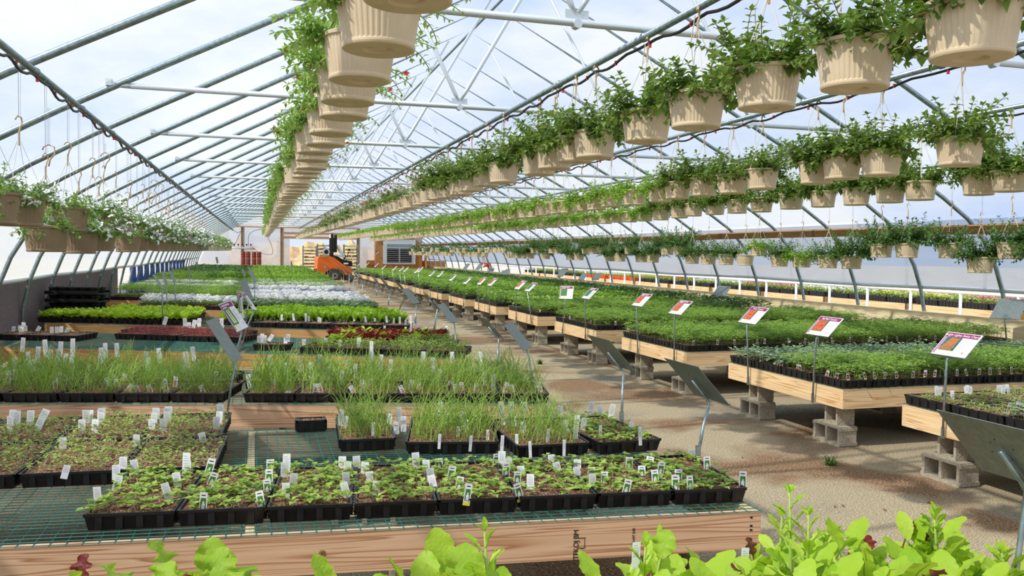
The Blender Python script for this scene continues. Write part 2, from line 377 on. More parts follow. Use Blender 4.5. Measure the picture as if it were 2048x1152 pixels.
# ribs
def rib_pts(y): return [(XR-d, y, z) for d, z in PROF]+[(XR+d, y, z) for d, z in reversed(PROF[:-1])]
b = MB(); b.tube(rib_pts(0), .031, 8); ribm = b.mesh('roof_rib', ['galvanized'], True)
for i, y in enumerate(RIBY):
    o = inst('roof_rib', ribm, None, (0, y, 0))
    tag(o, 'curved galvanized steel roof rib, %s from the near end of the greenhouse' % nth(i+1), 'roof rib', 'steel ribs of the greenhouse')
# trusses on every other rib
ZT = 3.25
def truss(y, i):
    t = empty('roof_truss', (XR, y, ZT))
    tag(t, 'galvanized steel tie bar truss, %s from the near end' % nth(i+1), 'truss', 'roof trusses')
    return t
b = MB(); b.tube([(-4.87, 0, 0), (-4.72, 0, 0)], [.018, .024], 8); b.tube([(-4.72, 0, 0), (4.72, 0, 0)], .025, 8); b.tube([(4.72, 0, 0), (4.87, 0, 0)], [.024, .018], 8)
tiem = b.mesh('tie_bar', ['galv_light'], True)
webs = []
for xa, xb, zb in ((-1.684, -2.30, 1.32), (-1.66, -.36, 2.30), (1.684, 2.30, 1.32), (1.66, .36, 2.30)):
    b = MB(); b.tube([(xa, 0, .06), (xa+(xb-xa)*.05, 0, .06+(zb-.06)*.05), (xb, 0, zb)], [.014, .021, .021], 8); webs.append(b.mesh('web_strut', ['galv_light'], True))
b = MB()
b.box((-1.67, 0, .03), (.16, .012, .10), 0); b.tube([(-1.67, -.03, -.01), (-1.67, .03, -.01)], .03, 8)
gusm = b.mesh('gusset', ['galv_light'])
b = MB(); b.tube([(-.02, 0, .0), (.06, 0, 0)], [.034, .026], 8); b.box((-.02, 0, .02), (.05, .08, .06)); brm = b.mesh('end_bracket', ['galv_light'])
n_ = 0
for i, y in enumerate(RIBY):
    if i % 2: continue
    t = truss(y, n_); n_ += 1
    inst('tie_bar', tiem, t)
    for w in webs: inst('web_strut', w, t)
    inst('gusset', gusm, t); inst('gusset', gusm, t, (3.34, 0, 0))
    inst('end_bracket', brm, t, (-4.88, 0, .0)); inst('end_bracket', brm, t, (4.88, 0, 0))
# lengthwise pipes, each carrying a row of baskets, with drip hoses
PIPES = [(-1.51, 3.02, 'tan'), (.45, 3.2, ''), (2.42, 3.2, ''), (4.81, 3.2, ''), (6.78, 3.2, ''), (8.74, 3.02, '')]
PN = ['over the white-flowered baskets', 'over the single file of baskets', 'over the bushy aisle baskets', 'over the second row of baskets', 'over the third row of baskets', 'over the dark-leaved wall-side baskets']
for (x, z, c), pn in zip(PIPES, PN):
    b = MB(); b.tube([(x, YS+.1, z), (x, YE-.1, z)], .024, 8)
    for y in RIBY[1:]: b.tube([(x, y-.02, z), (x, y+.02, z)], .032, 8)
    tag(b.build('purlin_pipe', ['galvanized'], smooth=True), 'long grey steel pipe running '+pn, 'pipe')
    t = empty('drip_hose', (x, 0, z)); tag(t, 'black drip hose tied under the pipe '+pn, 'hose')
    b = MB(); pts = []; y = .4
    k = 0
    sag = .05 if x < 0 or x > 8 else .035
    while y < YE-.5:
        q = (y/.55) % 1; pts.append((.018, y, -.038-sag*math.sin(math.pi*q)*(1 if int(y/.55) % 3 else .25))); y += .11
    b.tube(pts, .0105, 5); b.build('tubing', ['hose'], t, smooth=True)
    b = MB(); y = .7
    while y < 30:
        b.tube([(.018, y, -.045), (.018, y, -.075)], .011, 5); y += .55
    e = b.build('dripper_caps', ['red'], t); e['kind'] = 'stuff'; e['label'] = 'small red dripper caps on the hose'
b = MB(); b.tube([(XR, YS+.1, ZR-.06), (XR, YE-.1, ZR-.06)], .022, 8)
tag(b.build('ridge_pipe', ['galvanized'], smooth=True), 'steel ridge pipe under the peak of the roof', 'pipe')
# hip boards
def board(name, loc, d, mat, label, cat, rz=0, tilt=0, kind=None, group=None):
    b = MB(); b.box((0, 0, 0), d); o = b.build(name, [mat], None, loc=loc); o.rotation_euler = (0, tilt, rz); tag(o, label, cat, group, kind); return o
y = -2.2; k = 0
while y < YE-1:
    l = min(4.9, YE-y-.1)
    board('hip_board', (XR+6.27, y+l/2, 2.20+.012*(k % 2)), (.045, l-.01, .14), 'hip_wood', 'brown timber hip board behind the dark-leaved baskets, %s length from the near end' % nth(k+1), 'board', tilt=-.6)
    board('hip_board', (XR-6.27, y+l/2, 2.27), (.045, l-.01, .15), 'hip_wood', 'brown timber hip board above the white curtain, %s length from the near end' % nth(k+1), 'board', tilt=-.5)
    y += l; k += 1
y = -2.2; k = 0
while y < YE-1:
    l = min(4.88, YE-y-.1)
    board('baseboard_right' if k == 0 else 'trim_%d' % k, (XR+7.13, y+l/2, .63), (.045, l-.008, .5), 'treated', 'pale treated timber baseboard along the curtain wall', 'baseboard', kind='structure')
    y += l; k += 1
y = -2.0; k = 0
while y < 24:
    l = 2.44
    b = MB(); b.box((0, 0, 0), (.03, l-.015, 1.2)); o = b.build('knee_wall_panel', ['knee_board'], None, loc=(XR-7.24, y+l/2, .66)); k += 1
    tag(o, 'weathered grey-brown board panel below the white curtain, %s from the near end' % nth(k), 'panel', 'knee wall panels')
    y += l
b = MB(); b.box((0, 0, 0), (.06, 26, .06)); tag(b.build('wall_rail', ['plywood'], None, loc=(XR-7.22, 37, 1.27)), 'brown timber rail above the blue tarps', 'rail')
y = 27.4; k = 0
while y < 47:
    b = MB(); n = 8
    vs = [(.03*math.sin(i*1.9+j), -.75+1.5*i/n, -.5+1.0*j/2) for j in range(3) for i in range(n+1)]
    b.add(vs, [(j*(n+1)+i, j*(n+1)+i+1, (j+1)*(n+1)+i+1, (j+1)*(n+1)+i) for j in range(2) for i in range(n)])
    k += 1; tag(b.build('blue_tarp', ['blue_tarp'], None, loc=(XR-7.28, y+.75, .74)), 'blue tarp hanging below the white curtain, %s from the near end' % nth(k), 'tarp', 'blue tarps outside the wall')
    y += 1.65
# ---------------------------------------------------------------- far end of the house
YF = YE-.12
for i, x in enumerate((-.96, 1.40, 6.15, 8.82)):
    b = MB(); hp = 3.3 if x < 8 else 2.7; b.box((0, 0, 0), (.15, .09, hp)); o = b.build('end_post', ['hip_wood'], None, loc=(x, YF, hp/2))
    tag(o, 'timber post of the far end wall, '+('beside the brown barrels', 'at the near side of the doorway', 'behind the lift truck', 'above the heater cabinet')[i], 'post')
    b = MB(); b.box((.11, -.02, 0), (.05, .05, 3.3)); b.build('steel_edge', ['galvanized'], o)
for i, (z, x0, x1) in enumerate(((3.25, -1.6, 6.2), (3.9, -.6, 7.4), (2.86, 1.5, 6.1), (2.6, 1.5, 6.1))):
    b = MB(); b.box((0, 0, 0), (x1-x0, .07, .14)); tag(b.build('end_beam', ['pine_dark'], None, loc=((x0+x1)/2, YF-.1, z)), ('long timber beam across the far end wall', 'upper timber beam of the far end wall', 'beam just under the long beam above the doorway', 'lowest beam above the doorway')[i], 'beam')
# stuff outside the doorway
b = MB()
n, m_ = 24, 10
vs = [(-4.5+13*i/n, j*.9, 0 if j in (0, m_) else max(0, 2.35*math.exp(-((j-5)/4.2)**2)*(1+.12*math.sin(i*1.3)+.1*math.sin(i*2.9+j)))) for j in range(m_+1) for i in range(n+1)]
b.add(vs, [(j*(n+1)+i, j*(n+1)+i+1, (j+1)*(n+1)+i+1, (j+1)*(n+1)+i) for j in range(m_) for i in range(n)])
tag(b.build('soil_mound', ['straw'], None, loc=(2.5, 60, -.11)), 'pale tan mound of soil seen through the far doorway', 'mound')
def rack(x, y, label, z0=0, n=10):
    t = empty('plant_rack', (x, y, z0)); tag(t, label, 'rack')
    b = MB()
    for a in (-.42, .42):
        for c in (-.3, .3): b.box((a, c, 1.1), (.05, .05, 2.2))
    b.build('frame', ['galvanized'], t)
    for k in range(n):
        b = MB(); b.box((0, 0, .15+k*.21), (.84, .6, .03)); b.build('shelf', ['galv_light' if k % 2 else 'tray_worn'], t)
        b = MB()
        for q in range(60): b.leaf2((U(-.4, .4), U(-.28, .28), .17+k*.21), (U(-1, 1), U(-1, 1), U(.4, 1.4)), .12, .07, 0, .2)
        b.build('seedlings', [rnd.choice(['lime_leaf', 'tomato_leaf', 'dark_leaf'])], t)
    return t
rack(3.9, 53.5, 'tall metal rack of seedling shelves beside the lift truck', 0)
rack(3.2, 56.8, 'rack of seedlings just outside the far doorway', -.1)
rack(5.6, 54.6, 'dark open rack behind the mast of the lift truck', 0)
# barrels
def barrel(x, y, z, lab):
    b = MB(); pr = [(.0, 0), (.28, 0), (.285, .02)]
    for k in range(3): pr += [(.28, .06+k*.28), (.28, .24+k*.28), (.3, .27+k*.28), (.28, .30+k*.28)]
    pr += [(.285, .86), (.285, .9), (0, .9)]
    t = empty('barrel', (x, y, z)); tag(t, lab, 'barrel', 'brown barrels by the far wall')
    t.scale = (.46, .46, .46); b.lathe(pr, 16); b.build('drum', ['barrel'], t, smooth=False)
    for zz in (.30, .58):
        b = MB(); b.lathe([(.29, zz-.02), (.31, zz), (.29, zz+.02)], 16); b.build('hoop', ['black'], t)
for r_ in range(4):
    for k in range(4): barrel(-.88+k*.29+(k > 1)*.05, 53.8, .42*r_, 'rust-brown drum at the far wall, %s layer up, %s from the curtain side' % (nth(r_+1), nth(k+1)))
# irrigation manifold on the post
t = empty('irrigation_manifold', (-.95, YF-.15, 1.9)); tag(t, 'grey pipe manifold with valves fixed to the far wall post', 'manifold')
b = MB(); b.tube([(-.75, 0, 0), (.75, 0, -.05)], .06, 8); b.build('header_pipe', ['galv_light'], t, smooth=True)
for q in range(5):
    b = MB(); b.tube([(-.5+q*.25, 0, .02), (-.5+q*.25, 0, .22)], .025, 6); b.box((-.5+q*.25, 0, .2), (.09, .09, .09), 1); b.build('valve', ['galv_light', 'black'], t)
def hose(pts, lab, r=.014):
    b = MB(); P_ = [Vector(p) for p in pts]; q = []
    for i in range(len(P_)-1):
        a, c, d, e = P_[max(i-1, 0)], P_[i], P_[i+1], P_[min(i+2, len(P_)-1)]
        for s in range(6):
            s /= 6; q.append(.5*((2*c)+(d-a)*s+(2*a-5*c+4*d-e)*s*s+(3*c-a-3*d+e)*s**3))
    q.append(P_[-1]); b.tube(q, r, 6); tag(b.build('water_hose', ['hose'], smooth=True), lab, 'hose')
hose([(-1.5, 52, 3.0), (-1.2, 53.5, 2.8), (-1.05, YF-.3, 2.9), (-1.3, YF-.3, 2.3), (-1.45, YF-.2, 1.95)], 'black hose dropping from the roof pipe to the manifold')
hose([(-.6, YF-.2, 2.0), (-.5, YF-.3, 2.8), (.3, YF-.3, 3.1), (1.3, YF-.3, 3.15)], 'black hose arching from the manifold up to the long beam')
hose([(-.4, YF-.2, 2.0), (.1, YF-.5, 1.6), (.8, YF-2, 1.55), (.7, 50.5, 2.1), (.5, 49.5, 2.5)], 'black hose hanging in a wide loop beside the single file of baskets', .012)
# heater cabinet, plywood
t = empty('heater_cabinet', (8.7, YF-.5, .75)); tag(t, 'plywood heater cabinet with a grey louvred grille at the far wall', 'heater')
b = MB(); b.box((0, 0, .9), (3.0, .7, 2.1)); b.build('plywood_case', ['plywood'], t)
b = MB(); b.box((0, -.38, 1.02), (2.1, .08, 1.6)); b.build('grey_frame', ['galv_light'], t)
b = MB(); b.box((0, -.43, .78), (1.6, .03, .9)); b.box((0, -.43, 1.42), (1.6, .03, .2), 1); b.build('grille', ['black', 'galvanized'], t)
for k in range(7):
    b = MB(); b.box((0, -.455, .38+k*.13), (1.6, .02, .025)); b.build('louvre', ['steel'], t)
b = MB(); b.box((0, -.46, .78), (.09, .02, .9)); b.build('divider', ['steel'], t)
b = MB(); b.box((0, -.05, 2.0), (3.2, .9, .08)); b.build('lid', ['galvanized'], t)
board('plywood_panel', (9.3, YF-.15, .75), (5.2, .03, .9), 'plywood', 'wide orange-brown plywood panel below the heater cabinet', 'panel')
board('plywood_panel', (10.35, 54.2, 1.15), (2.0, .03, 1.1), 'plywood', 'brown plywood panel against the curtain wall beside the heater', 'panel', rz=1.45)
t = empty('shovel', (6.9, 53, 0)); tag(t, 'shovel with a grey D handle leaning by the far wall', 'shovel')
b = MB(); b.tube([(0, 0, .5), (.15, .3, 1.6)], .02, 6); b.build('shaft', ['red'], t)
b = MB(); b.tube([(.15, .3, 1.6), (.05, .3, 1.72), (.07, .3, 1.88), (.27, .3, 1.88), (.28, .3, 1.72), (.15, .3, 1.6)], .025, 6); b.build('handle', ['galvanized'], t)
b = MB(); b.box((0, 0, .35), (.24, .05, .34)); b.build('blade', ['black'], t)
# ---------------------------------------------------------------- lift truck
t = empty('forklift', (4.1, 49.6, 0), R(6)); tag(t, 'orange and black fork lift truck parked at the far end of the gravel aisle', 'forklift')
def prism(b, prof, y0, y1, m=0):
    n = len(prof); b.add([(x, y0, z) for x, z in prof]+[(x, y1, z) for x, z in prof], [tuple(range(n)), tuple(range(2*n-1, n-1, -1))]+[(i, i+n, (i+1) % n+n, (i+1) % n) for i in range(n)], m)
b = MB(); prism(b, [(-.95, .35), (-.98, .6), (-.96, 1.3), (-.9, 1.45), (-.3, 1.48), (-.05, 1.42), (.5, 1.0), (.95, .85), (.98, .45), (.6, .4), (.38, .7), (-.15, .78), (-.5, .6), (-.6, .3)], -.55, .55)
b.build('body', ['orange'], t)
b = MB(); prism(b, [(-.2, 1.46), (.1, 1.5), (.5, 1.28), (.98, 1.2), (1.0, .9), (.55, 1.02), (-.02, 1.44)], -.57, .57); b.build('engine_cover', ['black'], t)
b = MB(); b.box((.62, -.58, 1.07), (.26, .012, .09)); b.build('badge', ['white'], t)
b = MB(); prism(b, [(.1, .3), (.1, .72), (.95, .5), (.95, .3)], -.5, .5); b.build('chassis', ['black'], t)
def wheel(x, y, r, w):
    q = MB(); n = 28; pr = [(r*.45, -w/2), (r*.95, -w/2), (r, -w*.3), (r, w*.3), (r*.95, w/2), (r*.45, w/2)]; vs = []
    for rr, h in pr:
        for k in range(n):
            a = 2*math.pi*k/n; f = rr*(1.03 if k % 2 and rr > r*.9 else 1); vs.append((x+f*math.cos(a), y+h, r+f*math.sin(a)))
    q.add(vs, [(i*n+k, i*n+(k+1) % n, (i+1)*n+(k+1) % n, (i+1)*n+k) for i in range(5) for k in range(n)])
    o = q.build('wheel', ['rubber'], t, smooth=False)
    q = MB(); q.tube([(x, y-w*.35, r), (x, y+w*.35, r)], r*.46, 16); q.tube([(x, y-w*.5, r), (x, y+w*.5, r)], r*.16, 10, 1); q.build('hub', ['steel', 'black'], o)
wheel(0, -.5, .38, .26); wheel(0, .5, .38, .26); wheel(.85, -.45, .24, .2); wheel(.85, .45, .24, .2)
b = MB()
for y in (-.22, .22): b.box((-.1, y, 2.0), (.14, .1, 1.5)); b.box((.12, y, 2.2), (.1, .08, 1.0))
for k in range(4): b.box((0, 0, 1.5+k*.33), (.1, .5, .06))
b.build('mast', ['black'], t)
b = MB(); b.box((-.1, -.1, 2.62), (.22, .3, .22)); b.build('lamp_box', ['white'], t)
b = MB(); b.box((.42, 0, 1.75), (.12, .5, .75), 0, mat=Matrix.Rotation(-.5, 3, 'Y')); b.box((.3, 0, 1.5), (.5, .5, .16)); b.build('seat', ['shirt'], t)
b = MB(); b.tube([(-.45, -.35, 1.72), (-.45, -.2, 1.72)], .2, 16); b.tube([(-.45, -.37, 1.72), (-.45, -.34, 1.72)], .12, 12, 1); b.build('gas_cylinder', ['galv_light', 'black'], t)
b = MB(); b.tube([(.75, 0, 1.25), (.9, 0, 1.75)], .02, 6); b.box((.93, 0, 1.85), (.1, .14, .12)); b.tube([(.7, .2, 1.3), (.75, .2, 1.55)], .05, 6); b.build('levers', ['black'], t)
b = MB()
for y in (-.3, .3): b.box((-1.0, y, .5), (.08, .1, .5))
b.build('rear_posts', ['black'], t)
t = empty('wooden_pallet', (4.2, 48.0, 0)); tag(t, 'wooden pallet on the gravel in front of the lift truck', 'pallet')
for k in range(3):
    b = MB(); b.box((0, -.45+k*.45, .06), (1.1, .09, .09)); b.build('stringer', ['pine_x'], t)
for k in range(7):
    b = MB(); b.box((-.5+k*.166, 0, .12), (.1, 1.0, .02)); b.build('deck_board', ['pine_y'], t)
# ---------------------------------------------------------------- outside, past the rolled-up curtain
t = empty('pipe_rail', (12.1, 0, 0)); tag(t, 'white painted pipe rail outside the open side of the greenhouse', 'rail')
b = MB(); b.tube([(0, 2, 1.175), (0, 50, 1.13)], .03, 8); b.build('top_pipe', ['white'], t, smooth=True)
for k in range(34):
    b = MB(); b.tube([(0, 5+1.22*k, -.1), (0, 5+1.22*k, 1.15)], .028, 6); b.build('post', ['white'], t, smooth=True)
# ---------------------------------------------------------------- hanging baskets
def potmesh(name, seg, mat, flutes=True):
    b = MB(); prof = [(.0, .008), (.032, .008), (.036, .016), (.05, .016), (.06, .002), (.128, 0), (.136, .003), (.139, .010), (.139, .018), (.136, .021), (.137, .026), (.160, .178), (.158, .181), (.168, .184), (.170, .198), (.163, .202), (.156, .196), (.150, .16)]
    vs = []; n = len(prof)
    for i, (r, z) in enumerate(prof):
        for k in range(seg):
            w = 2*math.pi*k/seg; q = r-(.0022 if flutes and 10 <= i <= 11 and (k//2) % 2 else 0); vs.append((q*math.cos(w), q*math.sin(w), z))
    b.add(vs, [(i*seg+k, i*seg+(k+1) % seg, (i+1)*seg+(k+1) % seg, (i+1)*seg+k) for i in range(n-1) for k in range(seg)])
    return b.mesh(name, [mat], False)
POT = {('near', 'pot'): potmesh('pot', 176, 'pot'), ('far', 'pot'): potmesh('pot', 44, 'pot'), ('near', 'pot_shaded'): potmesh('pot', 132, 'pot_shaded'), ('far', 'pot_shaded'): potmesh('pot', 44, 'pot_shaded')}
b = MB(); b.lathe([(0, .188), (.08, .186), (.155, .178)], 20); SOILD = b.mesh('potting_soil', ['soil'], True)
def hang(low):
    b = MB(); A = .40
    for k in range(4):
        w = .4+k*math.pi/2; b.tube([(.164*math.cos(w), .164*math.sin(w), .17), (.166*math.cos(w), .166*math.sin(w), .20), (.085*math.cos(w), .085*math.sin(w), .40), (.010*math.cos(w), .010*math.sin(w), .19+A)], .0022, 4)
    b.tube([(0, 0, .19+A-.03), (0, 0, .19+A+.07)], .007, 5, 1)
    if low:
        b.tube([(0, 0, .19+A+.05), (.012, 0, .19+A+.10), (.03, 0, .19+A+.13), (.02, 0, .19+A+.165), (-.012, 0, .19+A+.17), (-.03, 0, .19+A+.145)], .006, 5, 1)
    else:
        b.tube([(0, 0, .19+A+.05), (.03, 0, .19+A+.08), (.034, 0, .19+A+.12), (0, 0, .19+A+.145), (-.034, 0, .19+A+.115)], .008, 5, 1)
        b.tube([(.02, .02, .69), (.07, .05, .55), (.09, .03, .36), (.04, .02, .2)], .003, 4)
    return b.mesh('hanger', ['twine', 'hook'])
HANG = {0: hang(0), 1: hang(1)}
b = MB(); b.tube([(0, 0, 0), (0, 0, 1)], .0018, 4); b.tube([(.01, 0, 0), (.014, 0, 1)], .0012, 3); WIRE = b.mesh('wire', ['steel'])
def rdir(el0, el1, az=None):
    a = U(0, 2*math.pi) if az is None else az; e = U(el0, el1)
    return Vector((math.cos(a)*math.cos(e), math.sin(a)*math.cos(e), math.sin(e)))
def stems(b, n, l0, l1, e0, e1, gravity, leafl, leafw, step, ml, ms, r0=.12, az=None, droop=.3, z0=.185, flower=None, azs=None, two=False):
    for i in range(n):
        a = U(0, 2*math.pi) if azs is None else U(*azs); d = rdir(e0, e1, a); r = r0*math.sqrt(U(.02, 1))
        p = Vector((math.cos(a)*r, math.sin(a)*r, z0)); L_ = U(l0, l1); k = int(L_/step); pts = [p.copy()]; vel = d.copy()
        for j in range(k):
            vel = (vel+Vector((U(-.14, .14), U(-.14, .14), -gravity*step*10))).normalized(); p = p+vel*step; pts.append(p.copy())
            q = a+j*1.57; sd = Vector((math.cos(q), math.sin(q), 0)); sd = (sd-vel*sd.dot(vel)).normalized()
            s = 1-.45*j/k; s *= U(.75, 1.15)
            for sg in (-1, 1):
                (b.leaf2 if two else b.leaf)(p, sd*sg+vel*.45+Vector((0, 0, U(-.25, .35))), leafl*s, leafw*s, ml, droop)
            if flower and U(0, 1) < flower[1]: flower[0](b, p+vel*.01)
        for sg in range(2): b.leaf(p, vel+rdir(-.4, .6)*.5, leafl*.55, leafw*.5, ml, .1)
        if ms is not None and len(pts) > 1: b.tube(pts, .0022, 3, ms, caps=False)
        if flower and len(flower) > 2 and U(0, 1) < flower[2]: flower[0](b, p)
def blossom(m, r, n=5):
    def f(b, p):
        nrm = (rdir(.1, 1.3)+Vector((0, -.4, 0))).normalized(); a = nrm.orthogonal().normalized(); c = nrm.cross(a)
        p = p+nrm*.012
        vs = [p]; fs = []
        for k in range(n*2):
            w = math.pi*k/n; q = r*(1 if k % 2 == 0 else .62); vs.append(p+(a*math.cos(w)+c*math.sin(w))*q+nrm*r*.3)
        b.add(vs, [(0, k+1, (k+1) % (2*n)+1) for k in range(2*n)], m)
    return f
def fol(kind, seed):
    rnd.seed(seed*101+7); b = MB(); me = None
    if kind == 'fuchsia':
        stems(b, 40, .16, .36, .3, 1.35, .10, .078, .056, .030, 0, 1, .13)
        stems(b, 18, .12, .26, -.1, .5, .32, .074, .054, .032, 0, 1, .15)
        mats = ['fuchsia_leaf', 'stem_red']
    elif kind == 'dark':
        stems(b, 44, .16, .34, .2, 1.4, .07, .066, .036, .026, 0, 1, .13)
        stems(b, 18, .12, .24, -.1, .4, .3, .066, .036, .028, 0, 1, .15)
        mats = ['dark_leaf', 'stem_green']
    elif kind == 'petunia':
        stems(b, 32, .10, .26, .0, 1.2, .3, .062, .048, .028, 0, 1, .14, flower=(blossom(2, .026), .012, .12))
        stems(b, 22, .12, .3, -.2, .3, .5, .060, .046, .028, 0, 1, .15)
        mats = ['lime_leaf', 'stem_green', 'petal_violet']
    elif kind == 'succulent':
        stems(b, 14, .08, .16, .3, 1.3, .2, .06, .034, .022, 0, 1, .13)
        stems(b, 17, .12, .25, -.1, .8, .34, .064, .036, .024, 0, 1, .14, azs=(2.3, 3.9), flower=(blossom(2, .018), .0, .05))
        stems(b, 5, .14, .3, -.1, .4, .4, .045, .022, .03, 0, 1, .15, azs=(-.5, .9), flower=(blossom(2, .018), .0, .2))
        mats = ['succulent_leaf', 'stem_green', 'petal_red']
    elif kind == 'bacopa':
        stems(b, 44, .10, .24, .2, 1.3, .18, .054, .036, .026, 0, 1, .14, flower=(blossom(2, .030), .24, .7))
        stems(b, 16, .08, .2, -.1, .4, .35, .054, .036, .026, 0, 1, .15, flower=(blossom(2, .030), .2, .6))
        mats = ['bacopa_leaf', 'stem_green', 'white_flower']
    elif kind == 'bare_petunia':
        stems(b, 30, .08, .2, .1, 1.2, .25, .055, .036, .028, 0, 1, .14, flower=(blossom(2, .022), .01, .1))
        stems(b, 7, .12, .24, -.2, .2, .5, .055, .036, .028, 0, 1, .15)
        mats = ['bacopa_leaf', 'stem_green', 'petal_violet']
    elif kind == 'geranium':
        stems(b, 36, .12, .28, .2, 1.4, .14, .06, .052, .03, 0, 1, .14, flower=(blossom(2, .03), .02, .25))
        mats = ['pale_leaf' if seed % 2 else 'fuchsia_leaf', 'stem_green', 'petal_pink']
    return b.mesh('foliage', mats)
FOL = {k: [fol(k, s) for s in range(n)] for k, n in (('fuchsia', 4), ('dark', 3), ('petunia', 3), ('succulent', 3), ('bacopa', 3), ('bare_petunia', 1), ('geranium', 2))}
rnd.seed(11)
DESC = {'fuchsia': 'bushy pointed leaves', 'dark': 'dark upright leaves', 'petunia': 'lime leaves and violet flowers', 'succulent': 'trailing plump leaves', 'bacopa': 'leaves with white flowers', 'bare_petunia': 'short trailing leaves', 'geranium': 'pink-flowered leaves'}
NB = [0]
def basket(x, y, z, kind, rowname, k, pipez, mat='pot', sc=1.0, empty_=False, lowh=0):
    t = empty('hanging_basket', (x, y, z)); NB[0] += 1
    near = 'near' if y < 9 else 'far'
    inst('pot', POT[(near, mat)], t, rz=U(0, 6), sc=sc)
    inst('potting_soil', SOILD, t, sc=sc)
    if not empty_:
        m = rnd.choice(FOL[kind]); inst('foliage', m, t, rz=(U(-.4, .4) if kind == 'succulent' else U(0, 6.28)), sc=sc*U(.9, 1.12)*(1.16 if kind == 'dark' else 1))
    inst('hanger', HANG[lowh], t, rz=U(0, 1.5), sc=(sc, sc, (pipez-.01-z)/.735 if not lowh else sc))
    if lowh:
        zt = .19+.40+.165
        w = inst('wire', WIRE, t, (0, 0, zt*sc), sc=(1, 1, pipez-z-zt*sc)); 
    tag(t, '%s hanging basket of %s, %s, %s' % ('shade-toned tan' if mat == 'pot_shaded' else 'tan', 'bare soil' if empty_ else DESC[kind], nth(k+1), rowname), 'hanging basket', 'hanging baskets')
FARB = []
def spread(ys, step, end, jit=.06):
    ys = list(ys)
    while ys[-1] < end: ys.append(ys[-1]+step+U(-jit, jit))
    return ys
LIM = 31.5
def rowof(x, z, ys, kindf, rowname, pipez, mat='pot', sc=1.0, zf=None, lowh=0, lim=None):
    for k, y in enumerate(ys):
        kd = kindf(k, y); zz = zf(k) if zf else z+U(-.012, .012)
        xx = x+U(-.03, .03)
        if y < (lim or LIM): basket(xx, y, zz, 'fuchsia' if kd == 'none' else kd, rowname, k, pipez, mat, sc, kd == 'none', lowh)
        else: FARB.append((xx, y, zz, kd))
rowof(2.42, 2.50, spread([2.47, 3.08, 3.73, 4.39, 5.08, 5.97, 6.36, 6.92, 7.38, 8.4, 9.03, 9.73, 10.46], .66, 54), lambda k, y: 'fuchsia' if y < 12.3 else ('geranium' if y < 22 or k % 3 else 'fuchsia'), 'aisle row', 3.2, lim=34)
rowof(.45, 2.54, spread([2.65, 3.27, 3.90, 4.50, 5.07, 5.68, 6.3, 6.9], .62, 52, .02), lambda k, y: 'succulent', 'single-file row under the ridge', 3.2, lim=30)
rowof(4.81, 2.44, spread([4.96, 5.76, 6.2, 6.61, 7.48, 8.0, 8.64, 9.2, 9.7, 10.46, 11.18, 11.8, 12.38], .6, 53), lambda k, y: 'fuchsia' if y < 9.6 else 'petunia', 'second row past the aisle', 3.2, lim=30)
rowof(6.78, 2.40, spread([5.8, 6.36, 6.75, 7.49, 7.95, 8.54, 9.12, 9.77, 10.51, 11.1, 11.74, 12.4, 12.95, 13.6], .62, 53), lambda k, y: 'fuchsia' if y < 14 else 'petunia', 'third row past the aisle', 3.2, lim=26)
R4 = [7.6, 8.16, 8.58, 9.13, 9.88, 10.43, 11.01, 11.61, 12.25, 12.95, 13.56, 14.07, 14.75]
LV4 = [0, 1, 0, 1, 1, 1, 0, 0, 0, 0, 1, 0, 0]
rowof(8.74, 0, spread(R4, .6, 50), lambda k, y: 'none' if k == 11 else ('petunia' if k in (8, 10) else 'dark'), 'low wall-side row', 3.0, zf=lambda k: (1.78 if (LV4[k] if k < 13 else rnd.random() < .45) else 1.60), lowh=1, lim=29)
rowof(-1.51, 1.91, spread([5.2, 5.79, 6.32, 7.69, 8.9, 9.6, 10.5, 11.57], .82, 47), lambda k, y: ('bare_petunia' if k < 2 else 'bacopa' if k != 3 else 'bare_petunia'), 'upper row by the white curtain', 3.0, 'pot_shaded', .95, lowh=1, lim=27)
rowof(-1.51, 1.74, spread([4.9, 6.99, 8.16, 9.09, 11.2, 12.2, 13.2, 14.67], .85, 47), lambda k, y: ('bare_petunia' if k in (0, 1, 4) else 'bacopa'), 'lower row by the white curtain', 3.0, 'pot_shaded', .95, lowh=1, lim=26)
# the far baskets together
b = MB(); fm = ['pot', 'fuchsia_leaf', 'dark_leaf', 'lime_leaf', 'succulent_leaf', 'bacopa_leaf', 'white_flower', 'petal_pink', 'pale_leaf', 'twine']
for x, y, z, kd in FARB:
    b.lathe([(0, 0), (.137, 0), (.139, .02), (.165, .19), (.165, .2), (0, .18)], 10, 0, (x, y, z))
    m1 = {'fuchsia': 1, 'dark': 2, 'petunia': 3, 'succulent': 4, 'bacopa': 5, 'geranium': 8, 'bare_petunia': 5, 'none': 2}[kd]
    for q in range(64):
        dd = rdir(-.3, 1.5, U(2.2, 4.0) if kd == 'succulent' and q % 4 else None); p = Vector((x, y, z+.19))+Vector((dd.x*.2, dd.y*.2, dd.z*.16 if kd != 'dark' else dd.z*.22))*U(.4, 1.15)
        b.leaf2(p, rdir(-.5, 1), .11, .08, m1 if q % 5 else {'bacopa': 6, 'geranium': 7}.get(kd, m1), .2)
    b.tube([(x+.1, y, z+.2), (x, y, z+.55), (x, y, 3.05)], .003, 3, 9, caps=False)
tag(b.build('distant_baskets', fm), 'more hanging baskets running on to the far end of the rows', 'hanging baskets', None, 'stuff')
